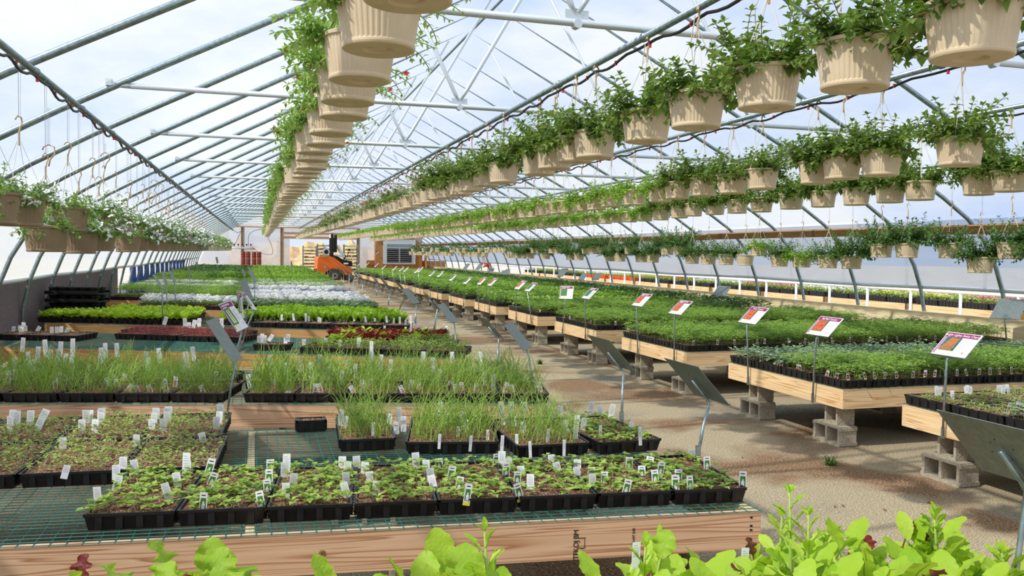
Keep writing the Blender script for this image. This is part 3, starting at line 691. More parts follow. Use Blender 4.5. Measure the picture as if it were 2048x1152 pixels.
# empty hooks that hang between the curtain-side baskets
b = MB(); b.tube([(0, 0, .0), (.012, 0, .06), (.05, 0, .11), (.045, 0, .17), (.0, 0, .19), (-.04, 0, .165), (-.045, 0, .14)], .0075, 6); hk = b.mesh('hook', ['hook'], True)
HK = [(97, 312), (210, 322), (290, 395), (303, 398), (308, 372), (322, 378), (350, 408), (360, 415), (372, 420), (383, 432), (336, 423), (405, 440), (392, 447)]
for k, (u, v) in enumerate(HK):
    p = at(u, v, x=-1.51-.25+.04*(k % 5)); t = empty('spare_hook', (p.x, p.y, p.z), U(-.4, .8))
    tag(t, 'empty tan plastic hook on a wire under the pipe, %s from the near end' % nth(k+1), 'hook', 'spare hooks')
    inst('hook', hk, t, (0, 0, -.09)); inst('wire', WIRE, t, (0, 0, .09), sc=(1, 1, 3.0-p.z-.09))
# ---------------------------------------------------------------- trays and their crops
ZTOP = .56
SH = {}
def shell(w, d, h=.078, mat='tray', cells=(3, 6)):
    k = (w, d, h, mat, cells)
    if k in SH: return SH[k]
    b = MB(); tp = .93; x, y = w/2, d/2; t = .004
    for s in (-1, 1):
        b.box((s*(x-.006), 0, h-.006), (.012, d, .012)); b.box((0, s*(y-.006), h-.006), (w, .012, .012))
        b.add([(s*x*.985, -y*.985, h-.01), (s*x*.985, y*.985, h-.01), (s*x*tp, y*tp, 0), (s*x*tp, -y*tp, 0)], [(0, 1, 2, 3)])
        b.add([(-x*.985, s*y*.985, h-.01), (x*.985, s*y*.985, h-.01), (x*tp, s*y*tp, 0), (-x*tp, s*y*tp, 0)], [(0, 1, 2, 3)])
        n = max(3, int(d/.085))
        for i in range(n): b.box((s*x*.975, -y*.9+2*y*.9*(i+.5)/n, h*.5), (.012, .028, h*.74))
        n = max(3, int(w/.085))
        for i in range(n): b.box((-x*.9+2*x*.9*(i+.5)/n, s*y*.975, h*.5), (.028, .012, h*.74))
    b.quad((-x*tp, -y*tp, .002), (x*tp, -y*tp, .002), (x*tp, y*tp, .002), (-x*tp, y*tp, .002))
    for i in range(1, cells[0]): b.box((-x+w*i/cells[0], 0, h-.011), (.004, d*.97, .006))
    for i in range(1, cells[1]): b.box((0, -y+d*i/cells[1], h-.011), (w*.97, .004, .006))
    SH[k] = b.mesh('tray_shell', [mat]); return SH[k]
SO = {}
def soilm(w, d, mat='soil', z=.069):
    k = (w, d, mat)
    if k in SO: return SO[k]
    b = MB(); n, m = 8, 12; r = random.Random(3)
    vs = [(-w*.47+w*.94*i/n, -d*.48+d*.96*j/m, z+r.uniform(-.004, .004)) for j in range(m+1) for i in range(n+1)]
    b.add(vs, [(j*(n+1)+i, j*(n+1)+i+1, (j+1)*(n+1)+i+1, (j+1)*(n+1)+i) for j in range(m) for i in range(n)])
    SO[k] = b.mesh('soil', [mat], True); return SO[k]
def ribbon(b, pts, w, m):
    vs = []; n = len(pts)
    for i, p in enumerate(pts):
        q = w*(1 if i < n-1 else .25); vs += [p+Vector((q/2, 0, 0)), p+Vector((0, q/2, 0)), p-Vector((q/2, q/2, 0))]
    b.add(vs, [(3*i+k, 3*i+(k+1) % 3, 3*i+3+(k+1) % 3, 3*i+3+k) for i in range(n-1) for k in range(3)], m)
def wavyleaf(b, p, d, l, w, m, ruffle=.12, n=5, curl=.25, lobes=0, stalk=.25, mv=None):
    "broad leaf: ruffled sheet with a stalk, widening to a rounded end"
    d = d.normalized(); sd = d.cross(Vector((0, 0, 1)))
    if sd.length < .1: sd = d.cross(Vector((math.cos(U(0, 6)), math.sin(U(0, 6)), 0)))
    sd.normalize(); nr = sd.cross(d); ph = U(0, 6); vs = []; cols = 5
    for i in range(n+1):
        t = i/n; ww = w*.5*(.10 if t < stalk*.5 else math.sin(math.pi*min(1, .10+.86*((t-stalk*.5)/(1-stalk*.5))**1.05))**.7)
        if lobes: ww *= 1+lobes*math.sin(i*2.9+ph)
        c = p+d*l*t-nr*l*curl*t*t
        for j in range(cols):
            s = (j-(cols-1)/2)/((cols-1)/2)
            vs.append(c+sd*ww*s+nr*(ww*.35*s*s+abs(s)*ruffle*ww*math.sin(i*2.3+ph+s*2)))
    b.add(vs, [(i*cols+j, i*cols+j+1, (i+1)*cols+j+1, (i+1)*cols+j) for i in range(n) for j in range(cols-1)], m)
    if mv is not None: b.tube([p, p+d*l*.5-nr*l*curl*.25-nr*.001, p+d*l*.92-nr*l*curl*.85-nr*.001], [w*.035, w*.022, w*.008], 4, mv, caps=False)
def crop(kind, w, d, seed):
    rnd.seed(seed*37+len(kind)*5); b = MB(); x, y = w*.46, d*.47; z = .068; A = w*d
    def pt(e=1): return Vector((U(-x, x)*e, U(-y, y)*e, z))
    if kind == 'cabbage':
        for i in range(int(A*500)):
            p = pt(); dd = rdir(.5, 1.4); l = U(.02, .055); q = p+dd*l; b.tube([p, p+dd*l*.5+Vector((U(-.01, .01), U(-.01, .01), 0)), q], .0013, 3, 1, caps=False)
            for k in range(rnd.choice((3, 4, 4))): b.leaf(q, rdir(-.1, .7), U(.026, .042), U(.022, .036), 0, .25)
        mats = ['sprout_leaf', 'sprout_stem']
    elif kind == 'sprout':
        for i in range(int(A*820)):
            p = pt(); a = U(0, 6.28); l = U(.03, .085); dd = Vector((math.cos(a), math.sin(a), U(.15, .9))).normalized()
            q = p+dd*l*.6+Vector((0, 0, .006)); e = q+Vector((dd.x*.4, dd.y*.4, .5))*l*.5; b.tube([p, p+dd*l*.3+Vector((U(-.01, .01), U(-.01, .01), .008)), q, e], .0012, 3, 1, caps=False)
            for k in range(2): b.leaf(e, rdir(-.1, .6), U(.018, .032), U(.012, .022), 0, .2)
        mats = ['sprout_leaf', 'sprout_stem']
    elif kind == 'onion':
        for i in range(int(A*820)):
            p = pt(); a = U(0, 6.28); l = U(.16, .36); lean = U(.05, .5); pts = []
            bend = U(.1, 1.0) if rnd.random() < .5 else U(.8, 2.0); q = p.copy(); e = 1.5-lean*.6
            for j in range(6):
                pts.append(q.copy()); q = q+Vector((math.cos(a)*math.cos(e), math.sin(a)*math.cos(e), math.sin(e)))*l/5; e -= bend*.24*(1+j*.35)*.8
                if q.z < z: q.z = z+.01
            ribbon(b, pts, .0036, 0)
        mats = ['onion_leaf']
    elif kind in ('romaine', 'bokchoi', 'kale', 'redlettuce'):
        nx, ny = max(2, round(w/.105)), max(2, round(d/.115)); hh = {'romaine': .14, 'bokchoi': .15, 'kale': .11, 'redlettuce': .11}[kind]
        for i in range(nx):
            for j in range(ny):
                c = Vector((-x+2*x*(i+.5)/nx+U(-.012, .012), -y+2*y*(j+.5)/ny+U(-.012, .012), z)); m = 0
                if kind == 'redlettuce': m = 0 if rnd.random() < .68 else 1
                for k in range(8 if kind != 'bokchoi' else 7):
                    a = k*2.4+U(-.3, .3); el = (1.35-.10*k) if kind != 'bokchoi' else (1.45-.07*k)
                    wavyleaf(b, c+Vector((math.cos(a), math.sin(a), 0))*.008, rdir(el-.1, el+.1, a), hh*U(.8, 1.15), hh*(.62 if kind == 'bokchoi' else .85), m, .25 if kind != 'bokchoi' else .08, 4, .3 if kind != 'bokchoi' else .12, stalk=.5 if kind == 'bokchoi' else .2)
        mats = {'romaine': ['romaine_leaf'], 'bokchoi': ['bokchoi_leaf'], 'kale': ['kale_leaf'], 'redlettuce': ['red_leaf', 'romaine_leaf']}[kind]
    elif kind in ('tomato', 'tomato_dark', 'melon', 'leafy', 'grassy'):
        n = int(A*{'tomato': 5200, 'tomato_dark': 5200, 'melon': 3000, 'leafy': 2600, 'grassy': 2200}[kind])
        hh = {'tomato': .17, 'tomato_dark': .17, 'melon': .12, 'leafy': .2, 'grassy': .24}[kind]
        ph = [U(0, 6) for _ in range(4)]
        for i in range(60):
            p = pt(.97); b.tube([p, p+Vector((U(-.02, .02), U(-.02, .02), hh*.8))], .0016, 3, 1, caps=False)
        for i in range(n):
            p = pt(1.07); top = hh*(1+.22*math.sin(p.x*38+ph[0])*math.sin(p.y*33+ph[1])); f = 1+rnd.gauss(-.14, .2); p.z = z+top*max(.12, f)
            l = U(.026, .044) if kind != 'melon' else U(.032, .055)
            if kind[:4] == 'toma':
                if i % 4: continue
                dd = rdir(-.1, .6); sd = dd.cross(Vector((0, 0, 1))); 
                for q, (s_, f_) in enumerate(((0, 1), (1, .55), (-1, .55), (1, .15), (-1, .15))):
                    b.leaf2(p+dd*l*1.3*f_, dd*(1 if q == 0 else .35)+sd*s_+Vector((0, 0, U(-.2, .2))), l*(1 if q == 0 else .85), l*.5, 0, .3)
                continue
            if kind == 'grassy': b.leaf2(p, rdir(.4, 1.4), .07, .008, 0, .3)
            else: b.leaf2(p, rdir(-.15, .7), l, l*(.42 if kind[:4] == 'toma' else .8), 0, .3)
        mats = {'tomato': ['tomato_leaf', 'stem_green'], 'tomato_dark': ['dark_leaf', 'stem_green'], 'melon': ['melon_leaf', 'stem_green'], 'leafy': ['lime_leaf', 'stem_green'], 'grassy': ['grass_leaf', 'stem_green']}[kind]
    elif kind in ('alyssum', 'violet'):
        nx, ny = 2, 3
        for i in range(nx):
            for j in range(ny):
                c = Vector((-x+2*x*(i+.5)/nx, -y+2*y*(j+.5)/ny, z+.03))
                for k in range(34): b.leaf2(c+Vector((U(-.08, .08), U(-.08, .08), U(0, .05))), rdir(-.2, .9), .045, .022, 0, .2)
                for k in range(60 if kind == 'alyssum' else 10):
                    dd = rdir(.0, 1.5); b.leaf2(c+Vector((dd.x*.062, dd.y*.068, .045+dd.z*.085)), rdir(-.5, .8), .034, .032, 1, .0)
        mats = ['bacopa_leaf', 'alyssum' if kind == 'alyssum' else 'petal_violet']
    elif kind in ('beet', 'herb', 'bare'):
        n = int(A*{'beet': 900, 'herb': 1100, 'bare': 120}[kind])
        for i in range(n):
            p = pt(); dd = rdir(.9, 1.5); l = U(.02, .05) if kind != 'herb' else U(.03, .1); q = p+dd*l; b.tube([p, q], .0012, 3, 1, caps=False)
            for k in range(2 if kind != 'herb' else 3): b.leaf2(q, rdir(0, .7), .022, .015, 0, .2)
        mats = {'beet': ['beet_leaf', 'red'], 'herb': ['sprout_leaf', 'stem_green'], 'bare': ['sprout_leaf', 'sprout_stem']}[kind]
    elif kind in ('flowers_white', 'flowers_pink', 'flowers_yellow', 'flowers_red'):
        for k in range(150): b.leaf2(pt()+Vector((0, 0, U(.0, .07))), rdir(-.2, 1), .05, .03, 0, .2)
        for k in range(110): b.leaf2(pt()+Vector((0, 0, U(.05, .11))), rdir(-.3, .7), .042, .042, 1, 0)
        mats = ['lime_leaf', {'white': 'alyssum', 'pink': 'petal_pink', 'yellow': 'petal_yellow', 'red': 'petal_red'}[kind.split('_')[1]]]
    return b.mesh('seedlings', mats)
CR = {}
def cropm(kind, w, d, nvar=2):
    k = (kind, w, d)
    if k not in CR: s = rnd.getstate(); CR[k] = [crop(kind, w, d, i+1) for i in range(nvar)]; rnd.setstate(s)
    return rnd.choice(CR[k])
def tray(name, kind, x, y, rz, w, d, label, cat='seedling tray', group=None, z=None, mat='tray', nvar=2, soil='soil', cells=(3, 6), sz=1):
    s = shell(w, d, .078, mat, cells); o = inst(name, s, None, (x, y, (ZTOP+.006 if z is None else z)), rz)
    inst('soil', soilm(w, d, soil), o)
    if kind: f = inst('seedlings', cropm(kind, w, d, nvar), o); f.scale = ((-1 if rnd.random() < .5 else 1), (-1 if rnd.random() < .5 else 1), sz*U(.92, 1.08))
    tag(o, label, cat, group); return o
# ---------------------------------------------------------------- concrete blocks
b = MB(); W3 = .19
b.box((0, 0, .0125), (.19, .39, .025)); b.box((0, 0, .1775), (.19, .39, .025))
for q in (-.18, 0, .18): b.box((0, q, .095), (.19, .03, .14))
for q in (-.2, .2):
    for zz in (.025, .165): b.box((0, q, zz), (.19, .014, .03))
BLK = b.mesh('concrete_block', ['cinder'])
b = MB(); b.box((0, 0, .0125), (.19, .19, .025)); b.box((0, 0, .1775), (.19, .19, .025))
for q in (-.0825, .0825): b.box((0, q, .095), (.19, .025, .14))
HBLK = b.mesh('half_block', ['cinder'])
def stack(x, y, where, rz=0):
    o = inst('concrete_block', BLK, None, (x, y, 0), rz); tag(o, 'hollow concrete block, '+where, 'concrete block', 'concrete blocks under the benches')
    o = inst('concrete_block', HBLK, None, (x+.02, y-.04, .19), rz); tag(o, 'square upper concrete block, '+where, 'concrete block', 'concrete blocks under the benches')
# ---------------------------------------------------------------- benches
def bench(fl, fr, d, label, wood='pine_x', cell=(.075, .05), group=None, blocks=True, zt=ZTOP, where='', skew=True, mesh=True):
    fl = Vector((fl[0], fl[1], 0)); fr = Vector((fr[0], fr[1], 0)); e = fr-fl; w = e.length; a = math.atan2(e.y, e.x)
    t = empty('bench', (fl.x, fl.y, 0), a); tag(t, label, 'bench', group)
    dv = Matrix.Rotation(-a, 3, 'Z') @ Vector((0, d, 0))
    def brd(name, p, q, wd, off=0):
        p, q = Vector(p), Vector(q); m = (p+q)/2; L_ = (q-p).length; b = MB(); b.box((0, 0, 0), (L_, .04, .18)); o = b.build(name, [wd], t, loc=(m.x, m.y, zt-.09)); v = q-p; o.rotation_euler = (0, 0, math.atan2(v.y, v.x)); return o
    fb = brd('front_board', (0, .02, 0), (w, .02, 0), wood)
    brd('back_board', dv+Vector((0, -.02, 0)), dv+Vector((w, -.02, 0)), wood)
    brd('side_board', Vector((.02, .04, 0)), dv+Vector((.02, -.04, 0)), 'pine_x'); brd('side_board', Vector((w-.02, .04, 0)), dv+Vector((w-.02, -.04, 0)), 'pine_x')
    brd('cross_board', Vector((w/2, .04, 0)), dv+Vector((w/2, -.04, 0)), 'pine_x')
    if mesh:
        b = MB(); n = int(w/cell[0]); r = .0023
        for i in range(n+1):
            x = w*i/n; b.tube([(x, -.003, zt+.003), (x+dv.x, dv.y, zt+.003)], r, 4, caps=False)
        n = int(d/cell[1])
        for i in range(n+1):
            s = i/n; b.tube([(dv.x*s, dv.y*s-.003, zt+.005), (w+dv.x*s, dv.y*s-.003, zt+.005)], r, 4, caps=False)
        b.build('wire_mesh', ['meshwire'], t)
    return t, fb
Q = lambda p, q, s: (p[0]+(q[0]-p[0])*s, p[1]+(q[1]-p[1])*s)
# right-hand benches, square to the aisle
BX = 5.15; BW = 5.2; BL = 1.99
BY = [3.83]+[6.57+2.98*k for k in range(14)]
TC = 16; TW, TD = .322, .495
tn = 0; FART = []
for i, y0 in enumerate(BY):
    nm = nth(i+1)
    if i < 9 or True:
        bench((BX, y0), (BX+BW, y0), BL, 'pale pine bench across the gravel aisle, %s from the near end' % nm, group='pine benches past the aisle', mesh=i < 4, cell=(.1, .1))
    for sx in ([5.30, 6.9, 8.6, 10.1] if i < 5 else [5.30, 6.9]):
        for q, yy in ((0, y0+.3), (1, y0+1.62)):
            stack(sx, yy, '%s end, %s bench across the aisle, %s from aisle' % (('near', 'far')[q], nm, nth([5.30, 6.9, 8.6, 10.1].index(sx)+1)))
    for r in range(4):
        for c in range(TC):
            x = BX+.01+TW*(c+.5); y = y0+BL*(r+.5)/4
            if i == 0:
                kd = 'sprout' if r >= 2 else 'melon'
                if c > 11: kd = 'melon'
            elif i == 1: kd = 'tomato' if r < 2 else 'melon'
            elif i < 4: kd = 'tomato_dark' if c > 9 and r == 3 else 'tomato'
            else: kd = 'tomato_dark' if c > 10 else ('tomato' if (i+c//5) % 3 else 'leafy')
            if i < 4 or (i == 4 and r < 3 and c < 15):
                tn += 1
                dsc = {'sprout': 'sparse sprouting seedlings', 'melon': 'greyish-green seedlings', 'tomato': 'bushy green seedlings', 'tomato_dark': 'dark green seedlings'}.get(kd, 'green seedlings')
                tray('bench_tray', kd, x, y, 0, TW-.006, TD-.004, 'tray of %s, %s bench across the aisle, %s row, %s column' % (dsc, nm, nth(r+1), nth(c+1)), group='trays on the pine benches', nvar=3, cells=(3, 4), sz=.85)
            else: FART.append((x, y, kd, TW, TD, 0))
# outside benches with flower trays
for k in range(13):
    y0 = 6.4+2.62*k
    t = empty('outdoor_bench', (12.62, y0, 0)); tag(t, 'pale timber bench outside the curtain, %s from the near end' % nth(k+1), 'bench', 'benches outside the curtain')
    b = MB(); b.box((0, 1.2, .75), (.04, 2.4, .2)); b.build('front_board', ['pine_y'], t)
    for yy in (.02, 2.38):
        b = MB(); b.box((.6, yy, .75), (1.2, .04, .2)); b.build('end_board', ['pine_dark'], t)
    for yy in (.4, 2.0):
        b = MB(); b.box((.3, yy, .32), (.4, .2, .64)); b.build('foot', ['cinder'], t)
    b = MB(); b.box((.6, 1.2, .845), (1.16, 2.36, .01)); b.build('deck', ['meshwire'], t)
    for j in range(4):
        for r in range(2):
            kd = ('flowers_white', 'flowers_white', 'flowers_pink', 'flowers_yellow', 'flowers_white', 'flowers_pink', 'flowers_white', 'flowers_red', 'flowers_yellow')[(k+ (j > 1)) % 9]
            om = 'orange_tray' if k in (8, 9) else 'tray_worn'
            tray('outdoor_tray', kd, 12.62+.3+.56*r, y0+.3+.6*j, 0, .54, .56, '%s tray of %s flowers, %s outdoor bench, %s along, %s' % ('orange' if om[0] == 'o' else 'black', kd.split('_')[1], nth(k+1), nth(j+1), ('front row', 'back row')[r]), 'flower tray', 'flower trays outside the curtain', z=.852, mat=om, nvar=1).scale.z = 1.45
# ---------------------------------------------------------------- left-hand benches
T1 = ((-2.38, 3.98), (2.30, 3.50)); T2 = ((-2.95, 7.62), (2.21, 6.42)); T3 = ((-3.2, 11.75), (2.30, 9.38)); T4 = ((-3.3, 15.2), (2.2, 12.75))
_, FB = bench(*T1, 2.2, 'nearest long pine bench with green wire mesh top, by the viewpoint', 'redpine', (.062, .046), 'long pine benches')
bench(*T2, 2.0, 'long pine bench of grassy onion seedlings, second from the viewpoint', 'redpine', (.07, .05), 'long pine benches')
bench(*T3, 2.0, 'long pine bench with bare green mesh and red seedlings, third from the viewpoint', 'pine_dark', (.08, .06), 'long pine benches')
bench(*T4, 2.2, 'long pine bench of bright lettuce, fourth from the viewpoint', 'pine_dark', (.12, .12), 'long pine benches')
for i, (p, q, d) in enumerate(((*T1, 2.2), (*T2, 2.0), (*T3, 2.0), (*T4, 2.2))):
    for j, s in enumerate((.06, .35, .65, .93)):
        for k, dy in enumerate((.3, d-.35)):
            x, y = Q(p, q, s); stack(x, y+dy, '%s along the %s side, %s long bench' % (nth(j+1), ('near', 'far')[k], nth(i+1)), math.atan2(q[1]-p[1], q[0]-p[0])+math.pi/2)
# stamps, nails and knots on the nearest board
def text(s, size, mat, parent, loc, rot, ext=.0006, name='lettering', sp=1):
    cu = bpy.data.curves.new('txt', 'FONT'); cu.body = s; cu.size = size; cu.extrude = ext; cu.align_x = 'CENTER'; cu.align_y = 'CENTER'; cu.space_character = sp
    tmp = bpy.data.objects.new('txt', cu); COL.objects.link(tmp)
    me = bpy.data.meshes.new_from_object(tmp.evaluated_get(bpy.context.evaluated_depsgraph_get())); bpy.data.objects.remove(tmp, do_unlink=True); bpy.data.curves.remove(cu)
    me.materials.clear(); me.materials.append(MT[mat]); o = inst(name, me, parent, loc, rot=rot); return o
hw = (Vector(T1[1])-Vector(T1[0])).length/2
X1 = lambda u, v: ((at(u, v, y=3.7).x+2.38)/math.cos(.102))-hw
text('TEKOJ BM', .034, 'ink', FB, (X1(1136, 1075), -.0212, -.02), (R(90), R(-90), 0), sp=.9, name='mill_stamp')
text('(__|', .036, 'ink', FB, (X1(1146, 1070), -.0212, -.015), (R(90), R(-90), 0), name='mill_stamp')
text('KD-HT S4S', .018, 'ink', FB, (X1(1243, 1085), -.0212, 0), (R(90), R(-90), 0), name='mill_stamp')
for zz in (.065, .025, .005, -.04): b = MB(); b.box((hw-.05, -.0205, zz), (.012, .003, .008)); b.build('nail_head', ['ink'], FB)
b = MB()
for (u, zz, r) in ((645, .0, .016), (392, .05, .008), (396, .02, .006)): b.lathe([(0, .0), (r, .0)], 12, 0)
o = b.build('knot', ['hip_wood'], FB, loc=(X1(645, 1100), -.0212, .0)); o.rotation_euler = (R(90), 0, 0)
# --- nearest bench
GL = 'trays on the nearest bench'
def trow(name, kind, p, q, n, d, rows, dy, lab, group, skip=(), wgap=.008, nvar=2, z=None, soil='soil', kf=None, cells=(3, 6)):
    a = math.atan2(q[1]-p[1], q[0]-p[0]); L_ = math.hypot(q[0]-p[0], q[1]-p[1]); w = round(L_/n-wgap, 3)
    for r in range(rows):
        for k in range(n):
            if (r, k) in skip: continue
            kd = kf(r, k, n) if kf else kind
            x, y = Q(p, q, (k+.5)/n); nx, ny = -math.sin(a), math.cos(a)
            x += nx*d/2; y += ny*d/2+dy*r
            tray(name, kd, x, y, a+U(-.012, .012), w, d, lab(kd, r, k), group=group, nvar=nvar, z=z, soil=soil, cells=cells)
trow('cabbage_tray', 'cabbage', (-.72, 3.95), (2.30, 3.62), 8, .70, 1, 0, lambda kd, r, k: 'black tray of bright cabbage seedlings on the near edge, %s from the curtain side' % nth(k+1), GL, nvar=4, cells=(2, 6))
trow('sprout_tray', 'sprout', (-2.1, 4.80), (-.22, 4.68), 4, .76, 2, .78, lambda kd, r, k: 'tray of thin straggly sprouts, %s row, %s from the curtain side' % (('near', 'far')[r], nth(k+1)), GL, nvar=4, cells=(2, 6))
for k, (x, y, a, w, d) in enumerate([(.66, 5.55, -.06, .34, .82), (1.20, 5.33, -.22, .56, .80), (1.70, 5.15, -.02, .46, .82), (2.16, 5.12, .05, .42, .80)]):
    tray('onion_tray', 'onion' if k < 3 else 'cabbage', x, y, a, w, d, 'black tray of %s behind the cabbage seedlings, %s towards the aisle' % ('thin grassy onion seedlings' if k < 3 else 'dark soil with few seedlings', nth(k+1)), group=GL, nvar=2)
tray('seedling_pack', 'bare', .34, 5.86, 0, .20, .13, 'small black four-cell pack alone on the wire mesh', 'seedling pack', nvar=1, cells=(2, 2))
# --- second bench: onions
trow('onion_tray', 'onion', (-2.75, 7.62), (-.26, 7.05), 6, .62, 2, .68, lambda kd, r, k: 'tray of grassy onion seedlings, %s row, %s before the sign poles' % (nth(r+1), nth(6-k)), 'onion trays on the second bench', nvar=3)
trow('onion_tray', 'onion', (-.12, 7.02), (2.26, 6.47), 6, .62, 2, .68, lambda kd, r, k: 'tray of grassy onion seedlings, %s row, %s after the sign poles' % (nth(r+1), nth(k+1)), 'onion trays on the second bench', nvar=3)
# --- third bench
trow('herb_tray', 'herb', (.45, 10.27), (2.28, 9.50), 4, .55, 1, 0, lambda kd, r, k: 'tray of fine herb seedlings on the third bench front edge, %s towards the aisle' % nth(k+1), 'trays on the third bench')
trow('red_lettuce_tray', 'redlettuce', (.85, 10.92), (2.3, 10.28), 4, .55, 2, .62, lambda kd, r, k: 'tray of mixed red and green lettuce, %s row, %s towards the aisle' % (nth(r+1), nth(k+1)), 'trays on the third bench', kf=lambda r, k, n: 'herb' if (r == 0 and k >= 2) else 'redlettuce')
trow('beet_tray', 'beet', (-1.85, 12.35), (-.22, 11.55), 4, .5, 2, .56, lambda kd, r, k: 'tray of tiny dark red beet seedlings, %s row, %s from the curtain side' % (nth(r+1), nth(k+1)), 'trays on the third bench')
trow('seed_tray', 'bare', (-3.3, 12.5), (-2.25, 12.1), 3, .5, 1, 0, lambda kd, r, k: 'tray of bare soil with white tags, %s from the curtain side' % nth(k+1), 'trays on the third bench')
tray('seed_tray', 'bare', .18, 10.75, -.3, .42, .3, 'small tray of bare soil with leaning white tags, behind the onion bench', nvar=1)
# --- fourth bench
trow('romaine_tray', 'romaine', (-3.45, 15.4), (-1.12, 14.45), 6, .58, 3, .64, lambda kd, r, k: 'tray of bright yellow-green lettuce, %s row, %s from the curtain side' % (nth(r+1), nth(k+1)), 'lettuce trays on the fourth bench', skip=[(1, 0), (2, 0), (1, 1), (2, 1)])
trow('romaine_tray', 'romaine', (-.62, 14.45), (-.2, 14.28), 1, .58, 2, .64, lambda kd, r, k: 'tray of bright lettuce beside the tall leafy greens, %s row' % nth(r+1), 'lettuce trays on the fourth bench')
trow('greens_tray', 'bokchoi', (-.13, 13.95), (2.2, 13.0), 6, .58, 4, .62, lambda kd, r, k: 'tray of upright spoon-leaved greens, %s row, %s towards the aisle' % (nth(r+1), nth(k+1)), 'greens trays on the fourth bench', skip=[(0, 0), (0, 1), (0, 2), (0, 3), (0, 4), (0, 5)])
trow('seed_tray', 'bare', (-.13, 13.95), (2.2, 13.0), 6, .45, 1, 0, lambda kd, r, k: 'tray of bare soil in front of the spoon-leaved greens, %s towards the aisle' % nth(k+1), 'trays on the fourth bench')
# --- fifth bench and on
FR = [16.9+2.9*k for k in range(11)]
def kmap(i, r, c):
    left = c < 9
    if i == 0: return ('alyssum' if r < 2 else 'leafy') if left else ('kale' if r < 2 else 'alyssum')
    if i == 1: return ('violet' if r < 1 else 'tomato') if left else ('alyssum' if r < 2 else 'violet')
    if i == 2: return 'alyssum' if r != 2 else ('tomato' if left else 'leafy')
    if i == 3: return ('alyssum' if r < 2 else 'tomato') if left else ('leafy' if r % 2 else 'alyssum')
    if i == 4: return ('leafy' if c < 5 else 'grassy') if left else ('alyssum' if r == 0 else 'leafy')
    return 'tomato_dark' if (left and i > 5) else ('leafy' if (i+r) % 3 else 'grassy')
DS = {'alyssum': 'white-flowered plants', 'leafy': 'leafy light green plants', 'kale': 'grey-green kale', 'violet': 'green plants with violet flowers', 'tomato': 'green seedlings', 'grassy': 'grassy green plants', 'tomato_dark': 'dark green seedlings'}
for i, yr in enumerate(FR):
    p, q = (-3.35, yr+2.0), (2.2, yr)
    bench(p, q, 2.1, 'long pine bench under the white curtain side, %s from the viewpoint' % nth(i+5), 'pine_dark', group='long pine benches', mesh=False)
    a = math.atan2(q[1]-p[1], q[0]-p[0])
    for r in range(4):
        for c in range(17):
            x, y = Q(p, q, (c+.5)/17); x += -math.sin(a)*.25; y += .26+.53*r; kd = kmap(i, r, c)
            if i == 0 and c < 3: continue
            if i < 4: tray('flower_tray' if kd in ('alyssum', 'violet') else 'greens_tray', kd, x, y, a, .335, .49, 'tray of %s, %s long bench, %s row, %s column' % (DS[kd], nth(i+5), nth(r+1), nth(c+1)), group='trays on the farther long benches', nvar=2, cells=(3, 4), sz=1.1)
            else: FART.append((x, y, kd, .34, .5, a))
for k in range(4):
    t = empty('empty_pot_tray', (-3.02, 16.35, .575+.135*k), -.3); tag(t, ('lowest', 'second', 'third', 'top')[k]+' of four stacked black trays of empty round pots by the board wall', 'empty tray', 'stacked empty trays')
    b = MB(); b.box((0, 0, .01), (.92, .45, .02)); b.box((0, -.22, .035), (.92, .01, .05)); b.box((0, .22, .035), (.92, .01, .05)); b.build('carry_tray', ['tray'], t)
    for c in range(5):
        for r in range(2): b = MB(); b.lathe([(.05, .02), (.085, .12), (.088, .118), (.055, .03), (0, .03)], 14, 0, (-.36+.18*c, -.1+.2*r, 0)); b.build('pot', ['tray'], t)
# distant trays together
b = MB(); fm = ['tray', 'tomato_leaf', 'dark_leaf', 'lime_leaf', 'grass_leaf', 'alyssum', 'bacopa_leaf', 'melon_leaf']
MM = {'tomato': 1, 'tomato_dark': 2, 'leafy': 3, 'grassy': 4, 'alyssum': 5, 'violet': 6, 'melon': 7, 'kale': 7}
for x, y, kd, w, d, a in FART:
    b.box((x, y, ZTOP+.045), (w*.97, d*.97, .075), 0, rz=a)
    hh = .17 if kd in ('alyssum', 'violet') else .2
    if kd in ('leafy', 'grassy', 'tomato_dark') and x < 3: hh = .3
    for q in range(110 if y > 30 else 170):
        p = Vector((x+U(-.56, .56)*w, y+U(-.56, .56)*d, ZTOP+.08+hh*max(.05, 1-abs(rnd.gauss(0, .38)))))
        m = MM[kd]
        if kd == 'alyssum' and q % 3 == 0: m = 6
        b.leaf2(p, rdir(-.1, .9), U(.06, .1), U(.04, .06), m, .2)
tag(b.build('distant_seedling_trays', fm), 'more trays of seedlings running on to the far end of the benches', 'seedling trays', None, 'stuff')
